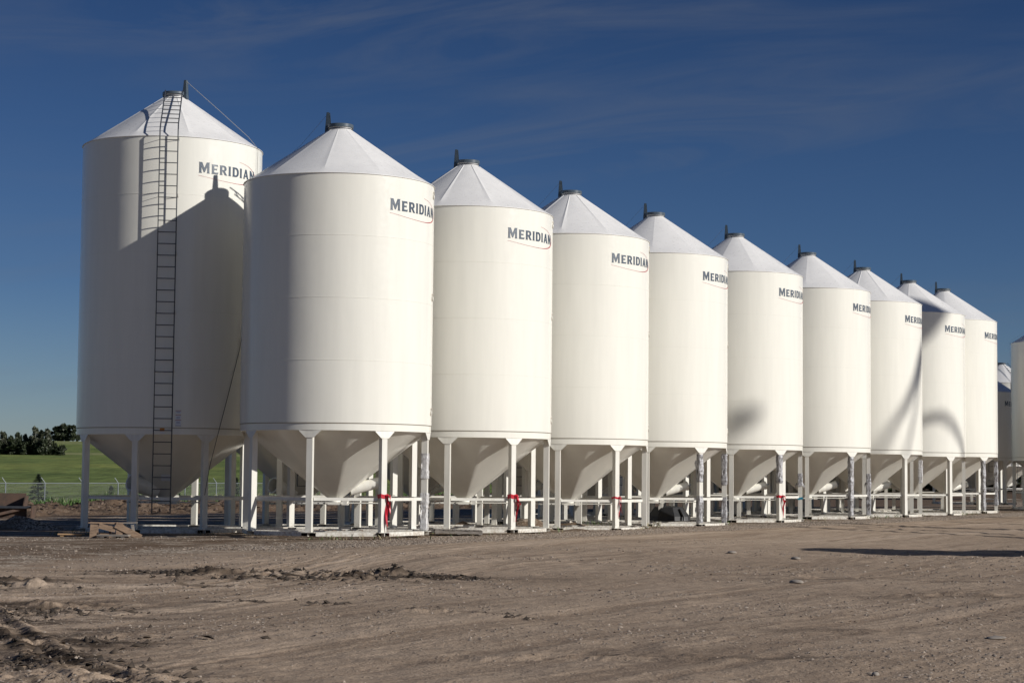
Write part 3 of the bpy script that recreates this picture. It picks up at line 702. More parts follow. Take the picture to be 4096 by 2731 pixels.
# second row behind, seen under and between the front row
RL = ['hidden back-row bin behind the nearest white bin, seen as a dark hopper under it', 'back-row bin behind the bin with the big red ribbon', 'back-row bin whose legs show behind the bin with the cobbles',
      'back-row bin whose shaded legs show behind the black plastic dome', 'back-row bin behind the bin with the shadow smudge', 'back-row bin behind the sixth front-row bin', 'back-row bin behind the bin with shadow streaks', 'back-row bin behind the bin with the arched shadow', 'last bin of the back row, behind the far right front bin']
for k in range(1, 10):
    x = POS[k][0]+(POS[0][0]-POS[1][0])+.518*6.1; y = POS[k][1]+(POS[0][1]-POS[1][1])+.855*6.1
    make_bin(x, y, base_z(x, y)*1.0, RL[k-1], 'white hopper bins in the back row', logo=None, lad_az=172 if k % 2 else 25, neck=(222 if k == 1 else 60), roofrot=k*7, cord=False, lower=1.3)
for k in range(4, 10):
    x = POS[k][0]+2*(POS[0][0]-POS[1][0])+2*.518*6.1; y = POS[k][1]+2*(POS[0][1]-POS[1][1])+2*.855*6.1
    make_bin(x, y, float(base_z(x, y)), ['third-row bin, deepest behind the black plastic dome', 'third-row bin, deepest behind the smudged bin', 'third-row bin, deepest behind the sixth front-row bin', 'third-row bin, deepest behind the bin with shadow streaks', 'third-row bin, deepest behind the bin with the arched shadow', 'third-row bin, deepest behind the last front-row bin'][k-4], 'white hopper bins in the third row', logo=None, lad_az=25, neck=60, cord=False)
# bins past the right end
G3 = 'hopper bins beyond the right end of the rows'
make_bin(29.35, 102.9, base_z(29.6, 102.9)*1.0+.0, 'shaded hopper bin cut off by the right edge of the picture', G3, logo=None, lever_az=283, roofrot=5, lad_az=200)
make_bin(37.6, 147.0, -.1, 'far bin with a ladder up its roof, beyond the last front-row bin', G3, logo=None, roofrot=3, lad_az=165, lower=1.3)
def short_bin():
    return make_bin(27.6, 114.5, .02, 'low yellowish shaded bin behind the last front-row bin', G3, logo=147, ze=6.6, zl=8.2, logoz=5.78, roofrot=5, lad_az=170)
short_bin()
make_bin(33.0, 110.9, -.2, 'unseen hopper bin added outside the right edge to shade the low bin', G3, logo=None)  # added out of view so its shadow covers the low bin
make_bin(31.6, 96.6, -.2, 'nearest unseen hopper bin added outside the right edge to shade the ground', G3, logo=None)  # added out of view to shade the ground beside the cut-off bin
make_bin(34.9, 98.9, -.2, 'unseen hopper bin added just outside the right edge to shade the cut-off bin', G3, logo=None)  # added out of view to keep the cut-off bin shaded

# ------------------------------------------------------------------ wraps, ribbons and tape on the bin legs
def leg_at(i, az, z, out_=0.0):
    p = POS[i]; d = polar(az, RW-.10+out_); return Vector((p[0]+d.x, p[1]+d.y, BZ[i]+z))
def wrap(i, az, z0, z1, m_, label, seed, flap=0.0, name='leg_wrap'):
    q = random.Random(seed); mb = MB(); n = 20; rows = max(4, int((z1-z0)/.035)); vs = []; fs = []
    for r in range(rows+1):
        z = z0+(z1-z0)*r/rows; o = .004+.012*q.random()*(r % 3 != 0)+.010*math.sin(r*.31+seed)
        for k in range(n):
            a = 2*math.pi*k/n; cs, sn = math.cos(a), math.sin(a); mm = max(abs(cs), abs(sn)); e = .083+max(0, o)+.006*q.random()
            vs.append((cs/mm*e, sn/mm*e, z))
    for r in range(rows):
        for k in range(n): a = r*n+k; b = r*n+(k+1) % n; fs.append((a, b, b+n, a+n))
    mb.add(vs, fs, m_)
    if flap:
        for j in range(3):
            z = z0+(z1-z0)*q.random(); a = q.random()*6.28; x, y = .11*math.cos(a), .11*math.sin(a)
            mb.add([(x, y, z), (x*1.1+.03, y*1.1, z+.05), (x*(1+flap*8), y*(1+flap*8), z-.06), (x*(1+flap*5), y*(1+flap*5), z-.15-.1*q.random())], [(0, 1, 2, 3)], m_)
    me = mb.mesh('wrap', 40)
    o = thing(name, label, 'tape wrap', leg_at(i, az, 0), -R_(az), 'plastic and tape wraps on the bin legs', me); return o
wrap(1, 100, .12, 1.05, 'film', 'crinkled white film wrapped round the lower right leg of the nearest bin', 1, .09)
wrap(1, 100, 1.42, 2.05, 'film', 'flat white film strip with grey tape on the upper right leg of the nearest bin', 2, .02)
wrap(4, 145, .12, 1.0, 'foil', 'ragged silver wrap low on the front leg by the black dome', 3, .06)
wrap(4, 145, 1.45, 2.35, 'foil', 'torn silver wrap high on the front leg by the black dome', 4, .08)
wrap(4, 100, .12, .95, 'foil', 'peeling silver wrap low on the leg right of the black dome', 5, .08)
wrap(4, 100, 1.35, 2.38, 'foil', 'dark-patched silver wrap high on the leg right of the black dome', 6, .03)
wrap(5, 145, 1.40, 2.40, 'foil', 'silver wrap with loose ends above the small red ribbon', 7, .1)
wrap(5, 100, 1.30, 1.75, 'foil', 'knotted silver tape halfway up the leg with the blue ribbon', 8, .08)
wrap(6, 145, .12, 2.42, 'foil', 'silver wrap covering the whole front leg of the sixth bin', 9, .03)
wrap(6, 100, .15, 1.75, 'foil', 'curled silver wrap on the right leg of the sixth bin', 10, .06)
wrap(7, 100, 1.40, 2.35, 'film', 'white film strip hanging on the leg below the shadow streaks', 11, .04)
wrap(9, 145, .12, 2.40, 'foil', 'silver wrap on the front leg of the last bin', 12, .02)
wrap(9, 100, .35, 2.40, 'foil', 'silver wrap on the right leg of the last bin', 13, .03)
def ribbon(i, az, z, tail, label, seed, big=1.0, m_='ribbon', side=1):
    q = random.Random(seed); e = .082; mb = MB()
    t = thing('ribbon', label, 'ribbon', leg_at(i, az, 0), -R_(az), 'red ribbons tied to bin legs' if m_ == 'ribbon' else None)
    vs = []; fs = []; n = 16
    for r in range(3):
        for k in range(n):
            a = 2*math.pi*k/n; cs, sn = math.cos(a), math.sin(a); mm = max(abs(cs), abs(sn)); ee = e+.004+.008*q.random()
            vs.append((cs/mm*ee, sn/mm*ee, z+(r-1)*.045*big+.012*math.sin(3*a)))
    for r in range(2):
        for k in range(n): a = r*n+k; b = r*n+(k+1) % n; fs.append((a, b, b+n, a+n))
    mb.add(vs, fs, m_); link('band', mb.mesh('band', 60), t)
    if tail:
        mb = MB(); kx, ky = -side*(.075), .10
        for s in range(4 if big > .8 else 2):
            pts = []; x = kx; y = ky+.01*s; zz_ = z; L = tail*(1-.22*s)
            rows = 12; vs = []; fs = []; ph = q.random()*6
            for r in range(rows+1):
                f = r/rows; wd = .52*(.035+.035*math.sin(math.pi*min(1, f*1.2)))*big*(1 if f < .85 else .6)
                cx = x+.025*math.sin(f*5+ph)-side*.03*f*s; cy = y+.03*math.sin(f*4+ph*2)+.01
                dz_ = zz_+.05*big*math.sin(math.pi*min(1, f*6))-L*f
                tw = ph+f*3
                for w_ in (-1, -.3, .3, 1): vs.append((cx+w_*wd*math.cos(tw)*.9, cy+w_*wd*math.sin(tw)*.5+.012*abs(w_), dz_+.01*w_))
            for r in range(rows):
                for k in range(3): a = r*4+k; fs.append((a, a+1, a+5, a+4))
            mb.add(vs, fs, m_)
        for k in range(2): # the knot
            mb.tube([(kx-.03, ky-.01, z+.03*k), (kx, ky+.035, z+.01), (kx+.03, ky, z-.03+.04*k)], .020*big, m_, 8)
        link('tail', mb.mesh('tail', 60), t)
    return t
ribbon(1, 145, .98, .95, 'long red plastic ribbon hanging almost to the ground on the nearest bin', 1, 1.1, side=1)
ribbon(2, 145, .99, .68, 'bunched red ribbon knotted on the leg beside the gravel pile', 2, 1.25, side=1)
ribbon(3, 145, 1.00, .62, 'thin red ribbon on the leg behind the round cobbles', 3, .6)
ribbon(5, 145, .93, .75, 'small red ribbon trailing below silver wrap on the smudged bin', 4, 1.0)
ribbon(5, 100, .85, 0, 'pale blue band tied round the right leg of the smudged bin', 5, .8, 'blue')

# ------------------------------------------------------------------ loose timber, pallets, gravel, the black dome
def at(px, py, z=0.0):
    d = fw+r2*((px-2048)/7670.4)-u2*((py-1365.5)/7670.4); t = (z-CAMH)/d.z; return Vector((d.x*t, d.y*t, z))
def pallet(loc, rz, label, L=1.2, W=1.0, m_='wood', tilt=(0, 0), slats=7, name='pallet', h=.12):
    t = thing(name, label, 'pallet', loc, rz); t.rotation_euler = (tilt[0], tilt[1], rz)
    for s in (-1, 0, 1):
        mb = MB(); mb.box((0, s*(W/2-.03), h/2), (L, .05, h-.04), m_); link('stringer', mb.mesh('stringer'), t)
    for j, z in ((slats, h-.01), (3, .01)):
        mb = MB()
        for k in range(j):
            x = -L/2+.06+(L-.12)*k/(j-1); mb.box((x, rnd.uniform(-.01, .01), z+rnd.uniform(-.002, .002)), (.095, W+.02, .02), m_)
        link('deck', mb.mesh('deck'), t)
    return t
gl = lambda x, y, dz=0: (x, y, gz(x, y)+dz)
# crates of cribbing at the foot of the tall bin
p = at(366, 2150, -.12); p.z = 0
t = thing('timber_crate', 'broken open timber crates with diagonal boards under the tall bin', 'crate', (p.x, p.y, gz(p.x, p.y)), R_(8))
mb = MB()
for c_, d_, m_, a_ in (((.04, 0, .17), (.16, .10, .35), 'wood', 3), ((.06, .55, .17), (.12, .10, .33), 'wood', 0), ((.68, 0, .17), (.16, .10, .35), 'wood', 3), ((.70, .55, .17), (.12, .10, .33), 'wood', 0), ((1.02, .0, .17), (.07, .09, .34), 'greywood', -9), ((.42, .5, .15), (.06, .09, .3), 'wood', 0)):
    mb = MB(); mb.box(c_, d_, m_, Matrix.Rotation(R_(a_), 3, 'Y')); link('upright', mb.mesh('upright'), t)
mb = MB(); mb.box((.36, .02, .375), (.80, .11, .035), 'wood', Matrix.Rotation(R_(2), 3, 'Y')); mb.box((.8, .1, .377), (.62, .1, .03), 'greywood', Matrix.Rotation(R_(-2), 3, 'Y'))
mb.box((.42, .52, .37), (1.1, .12, .03), 'wood'); link('top_board', mb.mesh('top_board'), t)
mb = MB(); mb.box((.38, -.03, .26), (.42, .03, .13), 'wood', Matrix.Rotation(R_(14), 3, 'Y')); mb.box((.90, -.06, .18), (.70, .03, .15), 'wood', Matrix.Rotation(R_(27), 3, 'Y'))
mb.box((.84, .2, .08), (.18, .1, .16), 'wood'); link('diagonal_board', mb.mesh('diagonal_board'), t)
def board(px, py, L, W, H, rz, label, m_, z=-.14):
    p = at(px, py, z); mb = MB(); mb.box((0, 0, H/2), (L, W, H), m_)
    for s in (-1, 1): mb.box((s*L*.33, 0, -.02), (.09, W*.9, .04), m_)
    o = thing('board', label, 'board', (p.x, p.y, gz(p.x, p.y)+.05), R_(rz), None, mb.mesh('board'))
board(285, 2142, .62, .5, .035, 4, 'fresh yellow boards lying left of the timber crates', 'wood2')
board(462, 2146, .74, .4, .03, 3, 'yellow plank lying in front of the timber crates', 'wood2')
board(455, 2156, .78, .35, .04, -2, 'grey plank lying nearest the camera before the timber crates', 'greywood', -.15)
p = at(1330, 2137, -.02); pallet((p.x, p.y+.55, gz(p.x, p.y)+.03), R_(6), 'weathered pallet lying flat inside the skid of the nearest bin', 1.50, 1.1)
p = at(1830, 2134, -.02); pallet((p.x, p.y+.6, gz(p.x, p.y)+.03), R_(3), 'plank deck pallet lying between the nearest bin and the gravel pile', 1.25, 1.3, 'greywood', (R_(-1), R_(1)), 11)
def heap(px, py, rx, ry, h, label, seed, m_='ground', name='gravel_pile'):
    p = at(px, py, -.05); q = np.random.RandomState(seed); n = 46; g = np.linspace(-1.25, 1.25, n); a, b = np.meshgrid(g, g, indexing='ij')
    rad = np.hypot(a, b); hh = h*np.clip(1-rad, -.2, 1)**1*(1+.5*fbm(a*2+seed, b*2, 3))+.05*h*8*.12*fbm(a*9, b*9+seed, 3)
    X = a*rx; Y = b*ry; Z = np.where(rad < 1.15, hh, -.08)
    me = grid_mesh('pile', X, Y, Z, M[m_]); 
    return thing(name, label, 'gravel pile', (p.x, p.y+ry*.6, gz(p.x, p.y+ry*.6)), 0, None, me)
heap(2115, 2116, .75, .8, .42, 'small gravel pile heaped inside the skid behind the big red ribbon', 1)
heap(1850, 2106, .62, .5, .2, 'low dark mound of clods behind the plank deck', 2, name='dirt_pile')
heap(2290, 2102, .8, .5, .12, 'low spread of dark soil in the skid before the cobbles', 3, name='dirt_pile')
heap(2310, 2117, .5, .3, .06, 'thin scatter of spilled gravel beside the third bin', 4)
def rock(px, py, r, label, seed, m_='stone', flat=.6, z=-.05, name='cobble', cat='rock', group=None):
    p = at(px, py, z); q = random.Random(seed); mb = MB(); n = 14; rows = 8; vs = []; fs = []
    for i in range(rows+1):
        ph = math.pi*i/rows
        for k in range(n):
            a = 2*math.pi*k/n; e = r*(1+.12*math.sin(2*a+seed)+.06*q.random()); vs.append((e*1.25*math.sin(ph)*math.cos(a), e*math.sin(ph)*math.sin(a), r*flat*math.cos(ph)))
    for i in range(rows):
        for k in range(n): a = i*n+k; b = i*n+(k+1) % n; fs.append((a, a+n, b+n, b))
    mb.add(vs, fs, m_); return thing(name, label, cat, (p.x, p.y, gz(p.x, p.y)+r*flat*.55), q.random()*3, group, mb.mesh('rock', 60))
rock(2462, 2103, .10, 'pale round cobble touching the leg with the thin red ribbon', 1)
rock(2540, 2110, .11, 'flat grey cobble, middle one of three on the skid', 2)
rock(2577, 2110, .10, 'round cobble by the right leg of the third bin', 3)
rock(3185, 2330, 0.102, 'flat pale rock half buried in the open dirt, right of centre', 4, flat=.35, name='rock')
rock(2928, 2216, 0.084, 'low rock in the dirt left of the long ground shadow', 5, flat=.4, name='rock')
rock(3183, 2241, 0.090, 'brownish rock in the dirt under the tip of the long ground shadow', 6, flat=.4, name='rock')
rock(3985, 2538, 0.096, 'wide flat stone near the right edge of the foreground', 7, flat=.2, name='rock')
rock(3502, 2686, 0.036, 'small dark stone at the bottom of the foreground', 8, flat=.6, name='rock')
# black plastic dome (upturned octagonal tank)
p = at(2676, 2090, -.07); c = Vector((4.95, 61.3, 0)); 
t = thing('plastic_dome', 'black faceted plastic dome lying under the fourth bin', 'dome', (p.x+.05, p.y+.75, gz(p.x, p.y)+.01), R_(12))
mb = MB(); mb.lathe([(.80, 0), (.78, .20), (.52, .52), (.16, .56), (.0001, .565)], 'poly', 8); mb.v = [(v[0]*.98, v[1]*.9, v[2]) for v in mb.v]; link('shell', mb.mesh('shell', 12), t)
mb = MB()
mb.tube([(.35, -.70, .02), (.34, -.66, .2), (.25, -.46, .46)], .04, 'poly', 6)
link('rib', mb.mesh('rib', 30), t)

# rusty earth scraper behind, at the left edge
p = at(40, 2079, -.75)
t = thing('box_scraper', 'rusty steel earth scraper parked by the soil bank at the left edge', 'scraper', (p.x-.3, p.y, gz(p.x, p.y)-.05), R_(4))
mb = MB(); mb.box((-.2, .5, .86), (2.2, .05, .66), 'rust', Matrix.Rotation(R_(-8), 3, 'X')); mb.box((.92, .35, .82), (.05, .8, .5), 'rust', Matrix.Rotation(R_(9), 3, 'Y')); link('back_plate', mb.mesh('back_plate'), t)
mb = MB(); mb.box((-.1, .25, .56), (2.7, .75, .10), 'dark'); mb.box((-.3, .35, .30), (2.5, .3, .45), 'rust'); link('frame', mb.mesh('frame'), t)
mb = MB(); mb.bar((-.75, -.25, .10), (1.05, .1, .55), .08, .12, 'rust'); mb.bar((-.9, -.3, .05), (-.65, -.2, .42), .10, .10, 'rust'); link('push_arm', mb.mesh('push_arm'), t)
mb = MB(); mb.box((1.28, .2, .32), (.05, .9, .62), 'rust', Matrix.Rotation(R_(4), 3, 'Y')); link('side_plate', mb.mesh('side_plate'), t)
heap(60, 2086, 1.6, .7, .42, 'crumbly dark soil heaped under the rusty scraper', 9, name='dirt_pile')

# ------------------------------------------------------------------ chain link fence
def wire_mat():
    ma = bpy.data.materials.new('chain_link'); ma.use_nodes = True; t = ma.node_tree; b = t.nodes['Principled BSDF']
    b.inputs['Base Color'].default_value = (.42, .45, .47, 1); b.inputs['Metallic'].default_value = .5; b.inputs['Roughness'].default_value = .45
    tc = N(t, 'ShaderNodeTexCoord'); sx = N(t, 'ShaderNodeSeparateXYZ'); t.links.new(tc.outputs['Object'], sx.inputs[0])
    def mth(op, a, b_):
        x = N(t, 'ShaderNodeMath', operation=op)
        for i, v in ((0, a), (1, b_)):
            if isinstance(v, (int, float)): x.inputs[i].default_value = v
            else: t.links.new(v, x.inputs[i])
        return x.outputs[0]
    res = None
    for op in ('ADD', 'SUBTRACT'):
        d = mth('ABSOLUTE', mth('SUBTRACT', mth('FRACT', mth('MULTIPLY', mth(op, sx.outputs[0], sx.outputs[2]), 14.0), 0), .5), 0)
        l = mth('LESS_THAN', d, .022); res = l if res is None else mth('MAXIMUM', res, l)
    t.links.new(res, b.inputs['Alpha']); return ma
M['mesh'] = wire_mat()
rowd = Vector((.518, .855, 0)); perp = Vector((-.855, .518, 0))
SF = 80.5
def fpt(u): return perp*SF+rowd*u
u0 = fpt(0); 
# start well left of the frame
u = 20.0; posts = []
ft = thing('chain_link_fence', 'galvanised chain link fence with angled top arms along the green field', 'fence', tuple(fpt(20)))
ft.location.z = 0
L0 = fpt(20)
zt_ = lambda u_: .76+.0008*(u_-60)
k = 0
while u < 110:
    P = fpt(u); g_ = float(base_z(np.array([P.x]), np.array([P.y]))[0]); mb = MB(); q = P-L0
    mb.tube([(q.x, q.y, g_-.1), (q.x, q.y, zt_(u)+.03)], .034, 'galv', 8)
    a = -perp; mb.tube([(q.x, q.y, zt_(u)+.02), (q.x-.20, q.y-.10, zt_(u)+.32)], .022, 'galv', 6)
    link('post', mb.mesh('post'), ft); u += 3.05; k += 1
mb = MB(); e = fpt(110)-L0; mb.tube([(0, 0, zt_(20)), (e.x, e.y, zt_(110))], .020, 'galv', 8); link('top_rail', mb.mesh('top_rail'), ft)
mb = MB(); mb.add([(0, 0, -1.2), (90, 0, -1.2), (90, 0, zt_(110)), (0, 0, zt_(20))], [(0, 1, 2, 3)], 'mesh')
o = link('wire_mesh', mb.mesh('wire_mesh'), ft); o.rotation_euler = (0, 0, math.atan2(rowd.y, rowd.x))

# ------------------------------------------------------------------ vegetation
def crown_mesh(name, h, r0, n, kind, mat_, seed, leaf=.28, base=.15):
    q = np.random.RandomState(seed); mb = MB(); cl_ = []
    nb = 26 if kind != 'spruce' else 0
    for i in range(nb):
        z = h*(base+(1-base)*q.rand()**.9*.98); f = (z/h-base)/(1-base)
        prof = math.sin(math.pi*min(1, .12+f*.86))**.7
        a = q.rand()*6.28; rr_ = r0*prof*(.25+.75*q.rand()); cl_.append((rr_*math.cos(a), rr_*math.sin(a), z, r0*(.22+.22*q.rand())))
    vs = []; fs = []
    for i in range(n):
        if kind == 'spruce':
            f = q.rand()**.8; z = h*(base+(1-base)*f); a = q.rand()*6.28; tier = .72+.28*math.sin(z*9/h*2*math.pi)+.25*math.sin(a*3+z*2.3)
            rr_ = r0*(1-f)**.9*max(.15, tier)*(q.rand()**.45); p = np.array([rr_*math.cos(a), rr_*math.sin(a), z-rr_*.18]); s = leaf*(.5+q.rand())*(1.1-.5*f)
            d = np.array([math.cos(a), math.sin(a), -.1])*s*1.2+q.randn(3)*s*.15; e = np.array([-math.sin(a), math.cos(a), .3*q.randn()])*s*.4
        else:
            c = cl_[q.randint(len(cl_))]; v = q.randn(3); v /= np.linalg.norm(v); p = np.array(c[:3])+v*c[3]*(.5+.6*q.rand())*np.array([1, 1, .8]); s = leaf*(.5+q.rand())
            d = q.randn(3)*s*.6; e = q.randn(3)*s*.6
        o = len(vs); vs += [tuple(p-d-e*.3), tuple(p+e), tuple(p+d), tuple(p-e*.8+d*.2)]; fs.append((o, o+1, o+2, o+3))
    mb.add(vs, fs, mat_); return mb.mesh(name)
def trunk_mesh(h, r, m_, seed, limbs=7, spread=.3):
    q = random.Random(seed); mb = MB(); pts = [(q.uniform(-.05, .05)*h*.3*(i/6), q.uniform(-.05, .05)*h*.3*(i/6), h*i/6) for i in range(7)]
    mb.tube(pts, [r*(1-.85*i/6) for i in range(7)], m_, 7)
    for k in range(limbs):
        f = .25+.65*k/limbs; a = q.random()*6.28; p = Vector(pts[int(f*6)]); L = h*spread*(1.1-f)
        e = p+Vector((math.cos(a)*L, math.sin(a)*L, L*.8)); mb.tube([p, (p+e)/2+Vector((0, 0, -.04*L)), e], [r*.45*(1-f*.5), r*.28, r*.08], m_, 5)
    return mb.mesh('trunk')
PR = {}
for nm, h, r0, n, kind, lm, tm, sd, lf in (('dark_a', 8, 2.3, 2600, 'bush', 'leafdark', 'bark', 1, .42), ('dark_b', 7, 2.0, 2400, 'spruce', 'leafdark', 'bark', 2, .34), ('dark_c', 7.5, 2.6, 2600, 'bush', 'leafdark', 'bark', 3, .42),
        ('pale', 9, 2.4, 1500, 'bush', 'leafpale', 'palebark', 4, .40), ('young', 1.9, .85, 1000, 'spruce', 'needle', 'bark', 5, .10), ('young_b', 1.9, .95, 800, 'spruce', 'needle', 'bark', 6, .10)):
    PR[nm] = (crown_mesh('crown', h, r0, n, kind, lm, sd, lf, .05 if kind == 'bush' else .08), trunk_mesh(h*.92, h*.022, tm, sd, 9 if nm == 'pale' else 6))
def tree(kind, x, y, s, label, group=None, name='tree', sx=1.0, z=None):
    zz_ = float(base_z(np.array([x]), np.array([y]))[0]) if z is None else z
    t = thing(name, label, 'tree', (x, y, zz_-.1), rnd.random()*6.28, group); t.scale = (s*sx, s*sx, s)
    link('crown', PR[kind][0], t); link('trunk', PR[kind][1], t); return t
GT = 'trees of the dark belt beyond the field at the left edge'
for i in range(44):
    y = 575+rnd.uniform(-14, 16); px_ = -60+i*7.4+rnd.uniform(-4, 4); x = (px_-2048)/7670.4*y
    s = 1.0 if px_ < 190 else max(.5, 1.0-(px_-190)*.0065)
    tree(['dark_b', 'dark_b', 'dark_b', 'dark_a'][i % 4], x, y, s*rnd.choice([.58, .66, .72, .78, .86]), 'dark dense tree in the belt along the far edge of the field', GT, sx=.72)
for i in range(30):
    y = 566+rnd.uniform(-4, 4); px_ = -60+i*11.0+rnd.uniform(-4, 4)
    tree('dark_c' if i % 2 else 'dark_a', (px_-2048)/7670.4*y, y, (.52 if px_ < 200 else .36)*rnd.uniform(.85, 1.15), 'low dark bush filling the foot of the belt at the far edge of the field', 'bushes at the foot of the dark belt', sx=1.3)
for j, (px_, s) in enumerate(((148, .90), (190, .84), (20, .74), (170, .7))):
    y = 566; tree('pale', (px_-2048)/7670.4*y, y, s, 'pale thin-crowned tree standing above the dark belt', 'pale trees in the belt at the left', sx=.85)
for i in range(7):
    px_ = 208+i*18; y = 1130+rnd.uniform(-8, 8); s = [.70, 1.0, 1.15, 1.2, 1.18, 1.1, .6][i]
    tree(['dark_b', 'dark_a', 'dark_c', 'dark_a', 'dark_c', 'dark_a', 'dark_c'][i], (px_-2048)/7670.4*y, y, s, 'round dark tree in the clump on the far ridge', 'trees of the clump on the far ridge', sx=1.15)
for px_, d, s, k_, lb in ((165, 112, 1.22, 'young', 'young spruce by the fence at the left edge, its tip above the rail'), (455, 116, .86, 'young_b', 'small bluish spruce by the fence, left of the tall bin\'s hopper'), (955, 129, 1.15, 'young', 'narrow young spruce by the fence, seen between the first two bins'), (728, 122, .6, 'young_b', 'stunted spruce by the fence below the tall bin\'s hopper')):
    tree(k_, (px_-2048)/7670.4*d, d, s, lb, 'young spruces beyond the fence', 'young_spruce', sx=1.3 if px_ < 900 else .8)
GD = 'shelterbelt trees behind the bins at the right'
for i in range(26):
    y = 178+rnd.uniform(-7, 9); px_ = 2560+i*66+rnd.uniform(-15, 15)
    tree(['dark_a', 'dark_c', 'dark_b'][i % 3], (px_-2048)/7670.4*y, y, rnd.uniform(.55, .72), 'dark shelterbelt tree showing between the legs of the right-hand bins', GD, sx=1.3)
# weeds along the fence, dry stalks
def blades(name, n, region, hmin, hmax, mats, seed, wd=.02, lean=.25, kind='stuff'):
    q = np.random.RandomState(seed); P = region(q, n); n = len(P)
    z = base_z(P[:, 0], P[:, 1]) if name != 'sprigs' else fine_z(P[:, 0], P[:, 1])
    h = q.uniform(hmin, hmax, n)*(.6+.8*np.clip(vnoise(P[:, 0]*.5, P[:, 1]*.5)+.5, 0, 1)); a = q.rand(n)*6.28; w_ = wd*(.6+q.rand(n)*.8)
    dx, dy = np.cos(a)*w_, np.sin(a)*w_; lx, ly = q.randn(n)*lean*h, q.randn(n)*lean*h
    v = np.stack([np.stack([P[:, 0]-dx, P[:, 1]-dy, z-.03], -1), np.stack([P[:, 0]+dx, P[:, 1]+dy, z-.03], -1), np.stack([P[:, 0]+lx*.5+dx*.6, P[:, 1]+ly*.5+dy*.6, z+h*.6], -1), np.stack([P[:, 0]+lx, P[:, 1]+ly, z+h], -1)], 1).reshape(-1, 3)
    me = bpy.data.meshes.new(name); me.from_pydata(v.tolist(), [], (np.arange(n*4).reshape(-1, 4)).tolist())
    for m_ in mats: me.materials.append(M[m_])
    me.polygons.foreach_set('material_index', (q.rand(n) > .5).astype(int) % len(mats)); me.update()
    return link(name, me, kind=kind)
def strip(s0, s1, u0, u1):
    def f(q, n):
        s = s0+(s1-s0)*q.beta(2, 2, n); u = q.uniform(u0, u1, n); return np.stack([-.855*s+.518*u, .518*s+.855*u], -1)
    return f
blades('weeds', 42000, strip(76.4, 81.5, 40, 175), .22, .55, ['grass'], 1, .035)
blades('dry_stalks', 5200, strip(80.5, 87, 40, 120), .45, 1.0, ['drygrass'], 2, .016, .18)
blades('tall_grass', 30000, strip(80.5, 92, 40, 175), .2, .5, ['grass', 'drygrass'], 3, .03)
def around(q, n):
    out_ = []
    for i in range(10):
        c = POS[i]; m_ = n//10; a = q.rand(m_)*6.28; r = 2.5*np.abs(1+.14*q.randn(m_)); out_.append(np.stack([c[0]+r*np.cos(a), c[1]+r*np.sin(a)], -1))
    P = np.concatenate(out_); keep = vnoise(P[:, 0]*1.5, P[:, 1]*1.5) > .17; return P[keep]
blades('sprigs', 5000, around, .05, .16, ['grass', 'drygrass'], 4, .010, .5)

# loose stones over the yard (tens of thousands: one object)
def pebbles(name, n, gen, smin, smax, seed, mat_):
    q = np.random.RandomState(seed); P, sc_ = gen(q, n); n = len(P); s = (smin+(smax-smin)*q.rand(n)**3)*sc_
    z = fine_z(P[:, 0], P[:, 1]); oct_ = np.array([[1, 0, 0], [0, 1, 0], [-1, 0, 0], [0, -1, 0], [0, 0, .75], [0, 0, -.75]], float)
    fc = np.array([[0, 1, 4], [1, 2, 4], [2, 3, 4], [3, 0, 4]])
    a = q.rand(n)*6.28; ca, sa = np.cos(a), np.sin(a); V = (oct_[None, :, :]*(1+.35*q.randn(n, 6, 1).clip(-1.5, 1.5)*.6)+.28*q.randn(n, 6, 3))*s[:, None, None]
    V = V*np.stack([np.ones(n), .6+.5*q.rand(n), .55+.4*q.rand(n)], -1)[:, None, :]
    X = V[..., 0]*ca[:, None]-V[..., 1]*sa[:, None]+P[:, 0:1]; Y = V[..., 0]*sa[:, None]+V[..., 1]*ca[:, None]+P[:, 1:2]; Z = V[..., 2]+z[:, None]+s[:, None]*.12
    co = np.stack([X, Y, Z], -1).reshape(-1, 3); F = (fc[None]+(np.arange(n)*6)[:, None, None]).reshape(-1, 3)
    me = bpy.data.meshes.new(name); me.vertices.add(len(co)); me.vertices.foreach_set('co', co.astype(np.float32).ravel())
    me.loops.add(F.size); me.loops.foreach_set('vertex_index', F.ravel().astype(np.int32)); me.polygons.add(len(F)); me.polygons.foreach_set('loop_start', np.arange(0, F.size, 3, dtype=np.int32))
    me.materials.append(M[mat_]); me.update(calc_edges=True)
    return link(name, me, kind='stuff')
def yardgen(q, n):
    r = 12.5*(50/12.5)**q.rand(n); a = np.radians(q.uniform(-20, 20, n)); P = np.stack([r*np.sin(a), r*np.cos(a)], -1)
    k_ = fbm(P[:, 0]*.22+5, P[:, 1]*.30, 4)+.25*q.rand(n); st_, ln_ = track(P[:, 0], P[:, 1]); keep = (k_-.35*ln_) > .05; P = P[keep]; return P, np.clip(np.hypot(P[:, 0], P[:, 1])/30, .7, 1.0)
M['peb'] = leafmat('pebbles', (0.22, 0.172, 0.135), (0.42, 0.35, 0.285)); M['peb'].node_tree.nodes['Principled BSDF'].inputs['Roughness'].default_value = .95
pebbles('loose_stones', 62000, yardgen, .006, .034, 11, 'peb')
def aprongen(q, n):
    u = q.uniform(8, 110, n); s = 24.2+3.3*q.beta(1.6, 2.2, n)+(u < 30)*q.rand(n)*3; P = np.stack([-.855*s+.518*u, .518*s+.855*u], -1)
    k2 = P[:, 1] > 40; P = P[k2]; return P, np.ones(len(P))
pebbles('gravel', 60000, aprongen, .012, .034, 12, 'peb')

